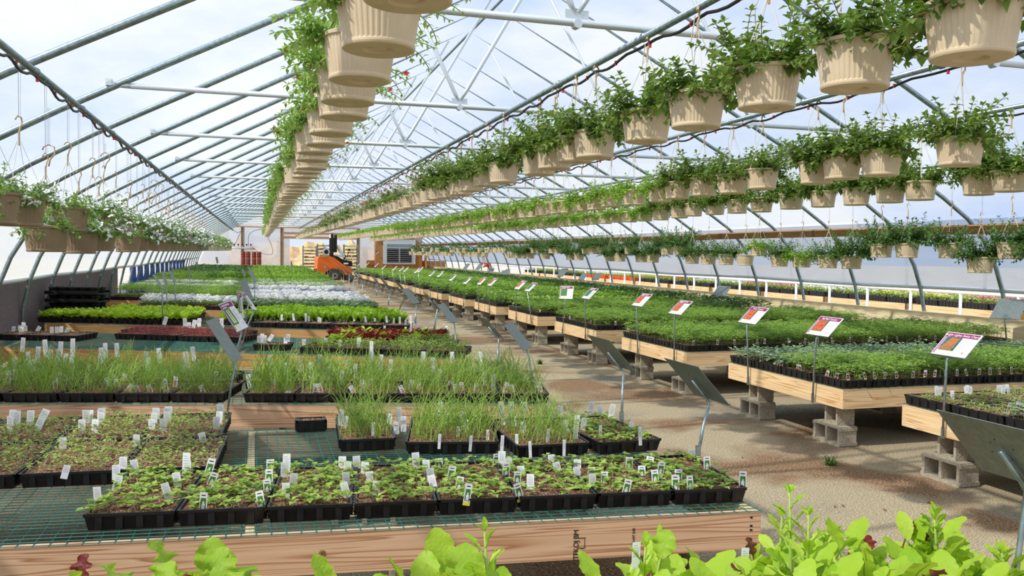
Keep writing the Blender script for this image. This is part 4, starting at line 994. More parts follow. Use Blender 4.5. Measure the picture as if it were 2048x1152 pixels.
# ---------------------------------------------------------------- plant tags
def tagmesh(kind):
    "unit tag: 1 wide, 1 tall, base at origin, face towards -y"
    b = MB(); b.box((0, 0, .5), (1, .04, 1), 0)
    f = lambda x0, x1, z0, z1, m, o=0: b.quad((x0, -.022-o, z0), (x1, -.022-o, z0), (x1, -.022-o, z1), (x0, -.022-o, z1), m)
    if kind in ('leek', 'onion', 'tomato'):
        f(-.36, .36, .20, .74, 1); f(-.5, .5, 0, .16, 2, .002); f(-.28, .28, .84, .89, 3)
        if kind == 'leek': f(-.22, .2, .22, .48, 0, .004); f(-.10, .10, .24, .58, 0, .006)
        else:
            b.add([(.27*math.cos(q*.785), -.03, .46+.17*math.sin(q*.785)) for q in range(8)], [tuple(range(8))], 4)
            b.add([(-.12+.1*math.cos(q*.785), -.032, .52+.05*math.sin(q*.785)) for q in range(8)], [tuple(range(8))], 0)
        mats = ['white', {'leek': 'leek', 'onion': 'printgrey', 'tomato': 'ink'}[kind], 'yellow', 'ink', 'tomato']
    else:
        for z in (.86, .78, .70, .64, .58, .52, .46): f(-.34, .34 if z < .8 else .1, z, z+.025, 1)
        mats = ['white', 'printgrey']
    return b.mesh('plant_tag', mats)
TM = {k: tagmesh(k) for k in ('w', 'leek', 'onion', 'tomato')}
TN = [0]
def ptag(u, vt, vb, kind='w', tilt=0, wpx=None, zb=.628, where='', y=None):
    p = at(u, vb, z=zb) if y is None else at(u, vb, y=y)
    dep = (p-CAM).dot(FW); h = max(.03, (vb-vt)*dep/FPX*1.04); w = (wpx*dep/FPX) if wpx else h*.38
    p = p-Vector((0, 0, .012)); h += .012
    o = inst('plant_tag', TM[kind], None, p, sc=(w, .03, h), rot=(R(U(-14, 4)), R(tilt+U(-2, 2)), R(U(-18, 8)))); TN[0] += 1
    tag(o, '%s plant tag, %s' % ({'w': 'white printed', 'leek': 'green leek picture', 'onion': 'red onion picture', 'tomato': 'red tomato picture'}[kind], where), 'plant tag', 'plant tags in the trays'); return o
A = [(196, 974, 1006, 0), (232, 931, 955, 0), (228, 951, 987, 15), (245, 915, 944, 0), (273, 919, 944, -10), (357, 946, 978, -6), (342, 965, 1006, -14), (371, 908, 955, 0), (374, 924, 960, 3), (413, 918, 955, 14, 1), (418, 945, 972, 20, 1), (422, 967, 987, 25, 1), (405, 985, 1022, 5, 1), (541, 920, 945, 0, 1), (538, 940, 970, 0, 1), (535, 960, 987, -4, 1), (525, 983, 1017, -12, 1), (572, 910, 955, 4), (569, 926, 958, 2), (572, 967, 998, 0), (585, 947, 973, 8),
 (684, 914, 940, 0), (695, 924, 955, 0), (693, 944, 975, -3), (698, 964, 998, -15), (714, 913, 940, 0), (729, 926, 950, 4), (740, 944, 965, 0), (750, 962, 994, 4), (833, 906, 937, -4), (853, 921, 946, 0), (861, 937, 965, 0), (870, 951, 980, -12), (879, 918, 938, 0, 1), (900, 933, 962, 8, 1), (916, 954, 981, 10, 1), (932, 969, 1006, 12, 1), (993, 908, 930, 0, 1), (1003, 904, 933, 4), (1018, 918, 940, 0), (1012, 926, 955, 0, 1), (1043, 933, 955, 0), (1034, 944, 966, 2, 1), (1042, 965, 998, -15, 1), (1061, 950, 983, 0), (1104, 910, 928, 0), (1118, 924, 944, -15), (1155, 920, 940, 0), (1155, 935, 957, 0), (1183, 935, 955, 0), (1185, 948, 978, 0), (1209, 945, 969, 4, 1), (1249, 958, 990, 12, 1), (1258, 915, 939, 0, 1), (1284, 933, 955, 0, 1), (1297, 914, 935, 10, 1), (1319, 924, 950, 8, 1), (1312, 941, 967, 0, 1), (1352, 951, 983, -4, 1), (1357, 940, 962, 0, 1), (1381, 953, 983, 0, 1), (1415, 914, 940, 0, 1), (1485, 944, 976, 0, 1), (1383, 899, 918, 0)]
for k, a in enumerate(A): ptag(a[0], a[1], a[2], 'leek' if len(a) > 4 else 'w', a[3], 15, where='%s along the near-edge cabbage seedlings from the curtain side' % nth(sorted(range(len(A)), key=lambda i: A[i][0]).index(k)+1))
B_ = [(20, 833, 862, 0), (39, 820, 847, 0), (55, 808, 835, 0), (59, 797, 825, 0), (79, 808, 835, 0), (70, 826, 862, 20), (107, 795, 824, 25), (198, 797, 820, 0), (223, 797, 822, 0), (188, 812, 835, 0), (211, 811, 834, 0), (175, 824, 845, 0), (203, 825, 848, 0), (164, 840, 866, 0), (189, 840, 866, 0), (324, 798, 820, 0), (346, 799, 822, 0), (317, 811, 832, 0), (336, 813, 835, 0), (308, 826, 848, 0), (335, 824, 848, 0), (303, 839, 860, 0), (327, 839, 863, 0), (443, 800, 825, 0), (442, 811, 835, 0), (438, 824, 848, 0), (433, 834, 858, 0), (127, 931, 950, 15), (273, 870, 894, 0), (126, 876, 897, 0), (409, 865, 885, -15)]
for k, a in enumerate(B_): _o = ptag(a[0], a[1], a[2]+3, 'w', a[3], 13, where='%s from the curtain side among the straggly sprouts' % nth(sorted(range(len(B_)), key=lambda i: B_[i][0]).index(k)+1)); _o.location.y = min(_o.location.y, 6.08)
C_ = [(682, 820, 855, 0), (691, 833, 858, 0), (745, 846, 875, 5, 6), (798, 815, 845, 0), (807, 833, 860, 0), (882, 805, 835, 0), (897, 824, 845, 0), (925, 824, 848, 0), (932, 840, 862, 0), (878, 869, 894, 5, 6), (940, 872, 899, 3, 6), (915, 854, 876, 4, 6), (975, 860, 883, 3, 6), (1003, 872, 905, 4, 7), (1061, 884, 911, 0, 6), (1128, 880, 908, -2, 6), (1094, 858, 887, 3, 7), (1049, 804, 824, 0), (1024, 804, 828, 0), (1002, 804, 828, 0), (1122, 812, 833, 0), (1181, 804, 826, 5), (1201, 812, 835, -5), (1219, 808, 842, 10), (1152, 831, 858, 5), (1165, 836, 863, 8), (1150, 851, 881, 5), (1133, 840, 867, -5), (1047, 845, 869, 0), (1027, 833, 855, 0), (1008, 831, 853, 0), (1260, 844, 872, 5, 8), (1281, 854, 887, -2, 7), (1201, 851, 876, 0, 7), (1034, 869, 890, 0, 6), (779, 828, 850, 0), (793, 844, 865, 0)]
for k, a in enumerate(C_): ptag(a[0], a[1], a[2], 'w', a[3], a[4] if len(a) > 4 else 11, where='%s from the lone pack among the nearest onion seedlings' % nth(sorted(range(len(C_)), key=lambda i: C_[i][0]).index(k)+1))
D_ = [(16, 743, 769, 0), (30, 740, 761, 0), (101, 751, 779, 18), (112, 757, 780, -8), (118, 744, 765, 0), (127, 749, 772, 8), (139, 742, 760, 0), (206, 761, 781, 10), (213, 756, 776, 0), (225, 750, 769, 0), (236, 758, 776, -12), (249, 766, 784, 40), (250, 748, 766, 0), (279, 769, 786, -25), (304, 769, 786, -25), (327, 758, 780, 0), (334, 761, 785, -10), (349, 754, 776, 5), (409, 769, 787, -25), (432, 744, 772, 0), (547, 760, 779, 0), (569, 776, 787, 62), (630, 768, 786, 2), (644, 767, 787, -15), (711, 770, 788, -30), (723, 761, 785, 0), (741, 758, 778, 0), (809, 770, 788, -25), (820, 760, 779, 10), (836, 765, 781, 15), (911, 769, 787, 0), (922, 765, 783, 0), (953, 767, 786, 0), (988, 770, 783, -10), (1008, 765, 787, 14), (1024, 770, 787, 4), (1083, 765, 786, -15), (1074, 763, 777, 0), (900, 762, 775, 0)]
for k, a in enumerate(D_): ptag(a[0], a[1], a[2], 'onion', a[3], 9, where='%s from the curtain side, front of the onion bench' % nth(sorted(range(len(D_)), key=lambda i: D_[i][0]).index(k)+1))
E_ = [(44, 672, 690), (58, 700, 722), (75, 690, 712), (92, 676, 700), (30, 712, 735), (112, 712, 735), (120, 680, 700), (145, 674, 700), (66, 716, 736), (100, 696, 715), (140, 712, 738), (118, 695, 716), (128, 704, 724), (205, 692, 712), (212, 683, 703), (200, 704, 724), (235, 683, 703), (290, 700, 722), (296, 712, 732), (320, 693, 712), (365, 712, 734), (375, 700, 722), (388, 690, 708), (395, 716, 735), (538, 708, 735), (622, 722, 748), (655, 730, 750), (683, 738, 760), (700, 716, 737), (712, 725, 748), (760, 706, 728), (780, 716, 738), (742, 700, 718), (845, 700, 722), (868, 712, 734), (905, 700, 712), (880, 735, 758), (935, 722, 742), (970, 740, 760), (985, 745, 765), (962, 700, 718), (1002, 706, 728), (573, 722, 745), (601, 716, 736), (640, 706, 725), (500, 745, 762)]
for k, a in enumerate(E_): ptag(a[0], a[1]+4, a[2]+12, 'w', U(-8, 8), 8.5, where='%s from the curtain side, deep in the onion bench' % nth(sorted(range(len(E_)), key=lambda i: E_[i][0]).index(k)+1))
F_ = [(26, 653, 664), (40, 651, 663), (42, 654, 665), (48, 645, 662), (51, 652, 664), (72, 651, 664, 30), (104, 654, 667), (114, 654, 667), (122, 653, 666), (131, 655, 666, 25), (328, 633, 648, 15), (370, 637, 652), (378, 645, 657), (386, 640, 656, 10), (394, 637, 648, 30), (443, 637, 655), (398, 637, 652), (518, 672, 688), (524, 668, 687), (529, 671, 688), (537, 667, 680, 35), (571, 674, 688), (576, 669, 686), (608, 679, 692), (680, 681, 694), (718, 676, 696), (743, 683, 702), (652, 676, 684)]
for k, a in enumerate(F_): ptag(a[0], a[1], a[2], 'w', a[3] if len(a) > 3 else 0, 7.5, where='%s from the curtain side along the third bench' % nth(sorted(range(len(F_)), key=lambda i: F_[i][0]).index(k)+1))
G_ = [(530, 626, 640), (563, 629, 642), (567, 626, 641), (588, 627, 643), (612, 627, 644), (618, 632, 644), (637, 634, 645), (641, 636, 646), (662, 627, 641), (682, 632, 643), (688, 627, 641), (708, 634, 644), (732, 633, 645), (750, 636, 645), (758, 634, 644), (774, 632, 646), (778, 633, 645), (787, 636, 648), (800, 634, 649), (811, 640, 651), (822, 632, 650), (828, 634, 650), (835, 640, 652), (770, 652, 670), (813, 654, 672), (820, 650, 678), (835, 652, 668), (848, 655, 675), (865, 660, 676), (873, 655, 670), (888, 648, 665), (894, 652, 672), (898, 656, 674)]
for k, a in enumerate(G_): ptag(a[0], a[1], a[2], 'w', U(-6, 6), 4.2, zb=.628, where='%s towards the aisle in front of the spoon-leaved greens' % nth(k+1))
# tomato tags at bench fronts
def btags(i, n, u0, kind='tomato', x0=BX+.05, x1=BX+3.4):
    y0 = BY[i]
    for k in range(n):
        x = x0+(x1-x0)*(k+U(.2, .8))/n
        o = inst('plant_tag', TM[kind], None, (x, y0+.03+U(0, .03), ZTOP+.075), sc=(.030, .03, .075), rot=(R(U(-12, 5)), R(U(-16, 16)), R(U(-14, 10))))
        tag(o, '%s plant tag, %s from the aisle, near edge, %s bench across the aisle' % ({'tomato': 'red tomato picture', 'w': 'white'}[kind], nth(k+1), nth(i+1)), 'plant tag', 'plant tags in the trays')
btags(1, 20, 0, x1=BX+2.8); btags(2, 16, 0, x1=BX+4.2); btags(3, 8, 0)
for k, (u, vt, vb) in enumerate([(1522, 717, 736), (1556, 722, 742), (1562, 727, 745), (1594, 733, 750), (1600, 718, 735), (1652, 745, 762), (1671, 750, 768), (1238, 640, 654), (1258, 632, 646), (1140, 633, 643), (1127, 625, 638), (1181, 652, 660), (1084, 608, 618)]):
    p = at(u, vb, x=BX+.06); yy = min(BY, key=lambda q: abs(p.y-q-BL/2)); p.y = min(max(p.y, yy+.06), yy+BL-.06); o = inst('plant_tag', TM['tomato'], None, p, sc=(.030, .03, .08), rot=(R(-5), R(U(-5, 12)), R(-40))); o.location.z = ZTOP+.055
    tag(o, 'tomato picture tag at the aisle edge of the pine benches, %s in line' % nth(k+1), 'plant tag', 'plant tags in the trays')
for k, (u, vt, vb) in enumerate([(1819, 762, 781), (1843, 767, 785), (1873, 760, 776), (1886, 762, 780), (1874, 777, 794), (1906, 782, 800), (1904, 768, 784), (1916, 768, 784), (1940, 758, 774), (1951, 758, 774), (1972, 766, 782), (1980, 767, 783), (2002, 757, 773), (2018, 754, 770), (2032, 762, 778), (2043, 760, 776), (2005, 776, 790), (2017, 777, 790), (2034, 803, 825), (2015, 806, 828)]):
    _o = ptag(u, vt, vb, 'w' if k < 18 else 'tomato', U(-5, 10), 8, where='%s on the nearest bench across the gravel' % nth(k+1)); _o.location.y = min(_o.location.y, 5.74)

# ---------------------------------------------------------------- picture signs on poles
def sign(c, wd, up, w, h, base, label, pic=None, blank=False, title=None, lean=None, short=False):
    "plate centred at c; wd = reader's left-to-right direction, up = up the card"
    wd = Vector(wd).normalized(); up = Vector(up); up = (up-wd*up.dot(wd)).normalized(); nr = wd.cross(up)
    c = Vector(c); base = Vector(base); t = empty('sign', base); tag(t, label, 'sign', 'crop signs on poles')
    Mx = Matrix((wd, up, nr)).transposed()
    loc = c-base
    def pl(name, mats, fn):
        b = MB(); fn(b); b.v = [tuple(Mx @ Vector(v)+loc) for v in b.v]; return b.build(name, mats, t)
    f = lambda b, x0, x1, y0, y1, o, m=0: b.quad((x0*w, y0*h, o), (x1*w, y0*h, o), (x1*w, y1*h, o), (x0*w, y1*h, o), m)
    def plate(b):
        b.box((0, 0, 0), (w, h, .003)); b.box((0, -h*.495, .004), (w, .006, .01))
        if blank and base.y < 9:
            for qx, qy in ((-.12, .1), (.1, .12), (-.02, -.1), (.16, -.05), (-.2, -.02), (.02, .2)): b.tube([(qx*w, qy*h, -.0022), (qx*w, qy*h, .0022)], .0035, 8, 1)
    p = pl('metal_plate', ['galv_plate', 'black'], plate)
    if not blank:
        def card(b):
            f(b, -.485, .485, -.48, .48, .0025); f(b, -.47, .44, .29, .46, .0032, 1); f(b, -.47, -.41, -.42, .29, .0032, 2)
            f(b, -.40, -.02, -.42, -.28, .0032, 3)
            for k in range(7): f(b, .06, .40-.05*(k % 3), .18-.055*k, .195-.055*k, .0032, 4)
            b.add([(.32*w+.022*w*math.cos(q*.785), -.30*h+.03*h*math.sin(q*.785), .0033) for q in range(8)], [tuple(range(8))], 5)
            if not title:
                for k in range(5): f(b, -.38+.12*k, -.30+.12*k, .37, .42, .0038, 0)
                f(b, -.38, -.1, .31, .335, .0038, 0)
        cd_ = pl('card', ['white', 'maroon', 'lilac', 'cream', 'printgrey', 'petal_pink'], card)
        def pict(b):
            f(b, -.40, .04, -.27, .285, .0034, 0)
            if pic == 'tomato':
                for (x, y, r) in ((-.29, .11, .125), (-.11, .13, .125), (-.27, -.12, .125), (-.08, -.10, .125)):
                    b.add([(x*w+r*h*math.cos(q*.52), y*h+r*h*1.25*math.sin(q*.52), .0044) for q in range(12)], [tuple(range(12))], 1)
            elif pic == 'chard':
                for k in range(6): b.quad(((-.38+.06*k)*w, -.25*h, .0044), ((-.35+.06*k)*w, -.25*h, .0044), ((-.22+.04*k)*w, .24*h, .0044), ((-.25+.04*k)*w, .24*h, .0044), 1)
            elif pic == 'corn':
                for k in range(2): b.quad(((-.30+.14*k)*w, -.22*h, .0044), ((-.2+.14*k)*w, -.22*h, .0044), ((-.24+.14*k)*w, .24*h, .0044), ((-.30+.14*k)*w, .24*h, .0044), 1)
            elif pic == 'leaf':
                for k in range(3): b.quad(((-.35+.12*k)*w, -.2*h, .0044), ((-.28+.12*k)*w, -.2*h, .0044), ((-.25+.12*k)*w, .2*h, .0044), ((-.33+.12*k)*w, .2*h, .0044), 1)
        pl('picture', ['teal' if pic in ('chard', 'leaf') else 'leek', {'tomato': 'tomato', 'chard': 'carrot', 'corn': 'cream', 'leaf': 'leek', 'orange': 'carrot'}.get(pic, 'tomato')], pict)
        if title:
            o = text(title, h*.13, 'white', t, (0, 0, 0), (0, 0, 0), .0003, 'lettering'); o.matrix_local = Matrix.Translation(loc+Mx @ Vector((-.02*w, .37*h, .0042))) @ Mx.to_4x4()
    att = loc-up*h*.5+nr*-.006
    b = MB(); top = loc-nr*.014; b.tube([(0, 0, 0), (att.x*.4, att.y*.4, att.z*.55), (att.x*.9, att.y*.9, att.z-.02), att-nr*.012+up*.03, top+up*.02], .0095, 8)
    b.build('pole', ['galvanized'], t, smooth=True)
    if not short:
        b = MB(); b.box((0, 0, .02), (.028, .012, .09)); b.build('pole_clip', ['galvanized'], t)
    return t
# aisle edge of the right-hand benches: cards face the aisle
RS = [(1913, 690, 'chard', 'Bright Lights Swiss Chard', 'colourful chard stems', 1890), (1649, 653, 'tomato', 'Big Beef Tomato', 'four round red tomatoes', 1627), (1507, 631, 'tomato', 'Roma Tomato', 'red plum tomatoes and leaves', 1497), (1361, 615, 'tomato', None, 'red tomatoes', 1348), (1284, 600, 'tomato', None, 'large round tomatoes', 1275), (1180, 587, 'leaf', None, 'green and brown stems', 1170), (1133, 585, 'orange', None, 'orange tomatoes, facing the viewpoint', 1124), (1062, 574, 'orange', None, 'small orange fruit', 1062), (1041, 570, 'tomato', None, 'red and green fruit', 1031), (985, 564, 'tomato', None, 'red fruit, wide and low', 978), (964, 562, 'tomato', None, 'red fruit on a short pole', 956), (935, 561, 'leaf', None, 'green leaves, mostly white', 926), (906, 555, 'leaf', None, 'green leaves', 901), (881, 548, 'orange', None, 'orange fruit', 874), (864, 547, 'leaf', None, 'pale leaves', 859), (841, 539, 'leaf', None, 'dark green leaves', 839), (834, 541, 'tomato', None, 'dark red fruit', 830), (812, 539, 'orange', None, 'yellow fruit', 811), (803, 538, 'leaf', None, 'small green leaves', 802), (789, 537, 'tomato', None, 'red peppers', 787), (768, 534, 'leaf', None, 'pale green leaves', 766), (753, 530, 'leaf', None, 'grey leaves', 747), (735, 528, 'leaf', None, 'thin leaves', 732), (718, 529, 'leaf', None, 'leaves near the lift truck', 718)]
for k, (u, v, pic, ti, ds, ub) in enumerate(RS):
    x0 = BX-.04; c = at(u, v, x=x0+.06); yb = at(ub, 700, x=x0).y
    base = Vector((x0+.005, yb, ZTOP-.16)); wdir = Vector((0, -1, 0)); w = .35
    if u == 1133: wdir = Vector((.85, -.5, 0))
    sign(c, wdir, (.72, 0, .72), w if u != 1133 else .24, .25, base, 'white and maroon crop card picturing %s, %s across the aisle' % (ds, nth(k+1)), pic, title=ti)
# aisle edge of the left-hand benches: we see the backs of the plates
LS = [(1392, 762, 1415, 912), (1222, 706, 1243, 842), (1036, 672, 1063, 756), (981, 655, 994, 732), (895, 626, 912, 690), (862, 600, 869, 660), (822, 592, 831, 644), (804, 576, 794, 634), (771, 567, 777, 608), (748, 557, 753, 590), (718, 551, 723, 588), (708, 545, 712, 582), (700, 548, 704, 575), (692, 541, 696, 570), (681, 541, 686, 566), (660, 540, 665, 562), (650, 533, 655, 560)]
for k, (u, v, ub, vb) in enumerate(LS):
    X = 2.34 if k else 2.40
    c = at(u, v, x=X); base = at(ub, vb, x=X+.02); base.z = .0 if k > 9 else max(base.z, .4)
    yaw = (0, 0, -.5, 0, -.45, -.1, -.45, 0, 0)[k] if k < 9 else 0
    wd = Vector((-math.sin(yaw), math.cos(yaw), 0)); base.x = 2.36
    sc = (.40, .30)
    sign(c, wd, (-.66, 0, .72), sc[0], sc[1], base, 'crop sign showing its grey metal back, %s along the edge of the long benches' % nth(k+2), None, blank=True)
sign(at(2012, 905, x=2.42), (.0, 1, 0), (-.66, 0, .72), .40, .31, Vector((2.36, at(2042, 1100, x=2.4).y, .42)), 'large grey metal back of the crop sign nearest the viewpoint', None, blank=True)
# signs in the gap in the middle of the long benches, turned steeply away from the aisle
def gap(u, v, y, ub, vb, wp, wz, upx, uz, label, pic=None, blank=False, short=False):
    "plate whose width edge and up edge span wp and upx photo pixels while receding wz and uz metres"
    c = at(u, v, y=y); Z = (c-CAM).dot(FW)
    f = lambda d, dz: RT*((d[0]*Z+(u-1024)*dz)/FPX)+UP*((-d[1]*Z+(576-v)*dz)/FPX)+FW*dz
    a, b_ = f(wp, wz), f(upx, uz)
    bs = at(ub, vb, y=y-.04); bs.z = .57 if short else bs.z; sign(c, a, b_, a.length, b_.length, bs, label, pic, blank, short=short)
gap(449, 680, 6.9, 452, 850, (21, -8), .33, (-47, -82), .05, 'steep grey metal sign back at the front of the onion bench', None, True)
gap(467, 632, 8.6, 468, 742, (24, -10), .30, (-31, -57), .05, 'crop card picturing an ear of corn, standing above the onion bench', 'corn')
gap(481, 611, 10.2, 480, 700, (9, -1), .30, (-7, -54), .0, 'narrow crop card seen almost edge on, behind the corn sign', 'corn')
gap(497, 602, 10.6, 484, 692, (11, 2), .30, (-27, -38), .0, 'crop card tilted steeply behind the corn sign', 'corn')
gap(493, 580, 12.0, 492, 640, (14, -1), .28, (-15, -38), .0, 'tall grey sign back above the white flowers', None, True)
for k, (u, v, y, ub, vb, wx, ux, uy) in enumerate([(316, 563, 14.6, 325, 612, 5, -17, -27), (329, 556, 15.6, 334, 606, 5, -9, -26), (345, 553, 16.6, 351, 594, 5, -10, -22), (343, 534, 24, 349, 560, 3, -8, -13), (378, 542, 24, 381, 575, 4, -2, -18), (394, 530, 30, 394, 552, 3, -1, -12), (408, 533, 30, 408, 556, 3, 0, -12), (434, 520, 36, 434, 545, 4, -2, -12), (502, 543, 22, 508, 575, 4, -11, -18), (505, 552, 18, 508, 580, 5, -12, -20), (487, 545, 20, 490, 590, 4, -4, -14), (583, 528, 36, 584, 548, 3, -1, -10)]):
    gap(u, v, y, ub, vb, (wx, -1), .28, (ux, uy), .0, 'slim grey crop sign standing among the long benches, %s away from the viewpoint' % nth(k+1), None, True, True)
for k, (u, v, ub, vb, s) in enumerate([(2018, 618, 2013, 684, 1), (1442, 584, 1434, 622, 1), (1166, 553, 1160, 580, .8), (1195, 553, 1188, 574, .8), (1005, 546, 1000, 556, .8), (933, 533, 934, 550, 1), (958, 534, 958, 550, 1), (1012, 545, 1008, 556, 1), (1125, 545, 1120, 560, 1)]):
    X = 10.25; c = at(u, v, x=X); base = at(ub, vb, x=X-.03); base.z = max(.5, min(base.z, .8))
    sign(c, (.25, -1, 0), (.6, .0, .72), .42*s, .36*s, base, 'plain grey sign plate at the far edge of the pine benches, %s in line' % nth(k+1), None, blank=True)
# ---------------------------------------------------------------- foreground greens on the bench by the viewpoint
rnd.seed(77)
T0 = ((-1.9, 1.15), (2.36, .86))
bench(*T0, 1.72, 'pine bench of mustard greens right in front of the viewpoint', 'redpine', (.1, .1))
for r in range(2):
    for k in range(9):
        x, y = Q(*T0, (k+.5)/9); tray('mustard_tray', None, x, y+.45+.8*r, -.07, .44, .76, 'black tray under the mustard greens, %s row, %s from the curtain side' % (('near', 'far')[r], nth(k+1)), nvar=1)
def blade(b, p, d, pet, l, w, ruf, curl=.3):
    "stalked leaf: thin petiole, then a rounded blade with a scalloped edge and a pale midrib"
    d = d.normalized(); n, cols = 13, 7
    if pet > .004: b.tube([p, p+d*pet*.6+Vector((0, 0, -.004)), p+d*pet], [.0035, .003, .0026], 5, 1, caps=False)
    p = p+d*pet; sd = d.cross(Vector((0, 0, 1)))
    if sd.length < .25: sd = d.cross(rdir(0, 0))
    sd.normalize(); sd = (Matrix.Rotation(U(-.9, .9), 3, d) @ sd); nr = sd.cross(d); ph = U(0, 6); vs = []
    for i in range(n+1):
        t = i/n; ww = w*.5*math.sin(math.pi*(.03+.9*t**1.2))**.62*(1+(.07 if i % 2 else -.05)); c = p+d*l*t-nr*l*curl*t*t
        for j in range(cols):
            s = (j-3)/3; vs.append(c+sd*ww*s+nr*(ww*.22*s*s+ruf*ww*s*s*math.sin(i*1.3+ph+s*1.5))+d*(.06*l*abs(s)*(-1 if t > .5 else 0)))
    b.add(vs, [(i*cols+j, i*cols+j+1, (i+1)*cols+j+1, (i+1)*cols+j) for i in range(n) for j in range(cols-1)], 0)
    b.tube([p, p+d*l*.5-nr*(l*curl*.25+.0015), p+d*l*.9-nr*(l*curl*.81+.0015)], [.0026, .0018, .0008], 4, 1, caps=False)
def mustard(u, vtop, y, kind, bolt, n, size, label):
    top = at(u, vtop, y=y); x = top.x; hgt = max(.12, top.z-.63)
    t = empty('mustard_plant' if kind == 'mustard' else 'lettuce_plant', (x, y, .63)); tag(t, label, 'plant', 'leafy greens by the viewpoint')
    lm = {'mustard': 'mustard_leaf', 'romaine': 'romaine_leaf', 'red': 'red_leaf', 'bronze': 'bronze_leaf'}[kind]
    if bolt == 2: n = 3; size = .1; bolt = 0
    if bolt:
        b = MB(); lx, ly = U(-.03, .03), U(-.02, .02); b.tube([(0, 0, 0), (lx*.3, ly*.3, hgt*.4), (lx*.7, ly*.7, hgt*.75), (lx, ly, hgt)], [.007, .006, .0045, .003], 6)
        b.build('stem', ['mustard_stem'], t, smooth=True)
        b = MB()
        for k in range(12):
            f = .25+.75*k/11; a = k*2.4+U(-.3, .3); s = size*(1.05-.78*f)*U(.85, 1.15)
            blade(b, Vector((lx*f, ly*f, hgt*f*.97)), rdir(.35+.5*f, .75+.6*f, a), s*.35, s*.8, s*(.55-.2*f), .15)
        for k in range(6): b.leaf((lx, ly, hgt), rdir(.6, 1.5), .03, .014, 0, .1)
        b.build('leaves', [lm, 'mustard_stem'], t, smooth=True)
    else:
        b = MB()
        for k in range(n):
            a = U(0, 6.28); el = (1.3 if k == 0 else U(.8, 1.4)) if k < n*.65 else U(.45, .95); s = hgt*(1.05 if k == 0 else U(.6, 1.0))
            bl = min(s*.7, U(.085, .13) if size > .11 else U(.055, .075)); w = bl*(U(.55, .75) if kind == 'mustard' else U(.7, .95))
            blade(b, Vector((U(-.03, .03), U(-.03, .03), .0)), rdir(el, el, a), s-bl, bl, w, .14 if kind == 'mustard' else .45, U(.1, .5))
        b.build('leaves', [lm, 'mustard_stem' if kind in ('mustard', 'romaine') else 'stem_red'], t, smooth=True)
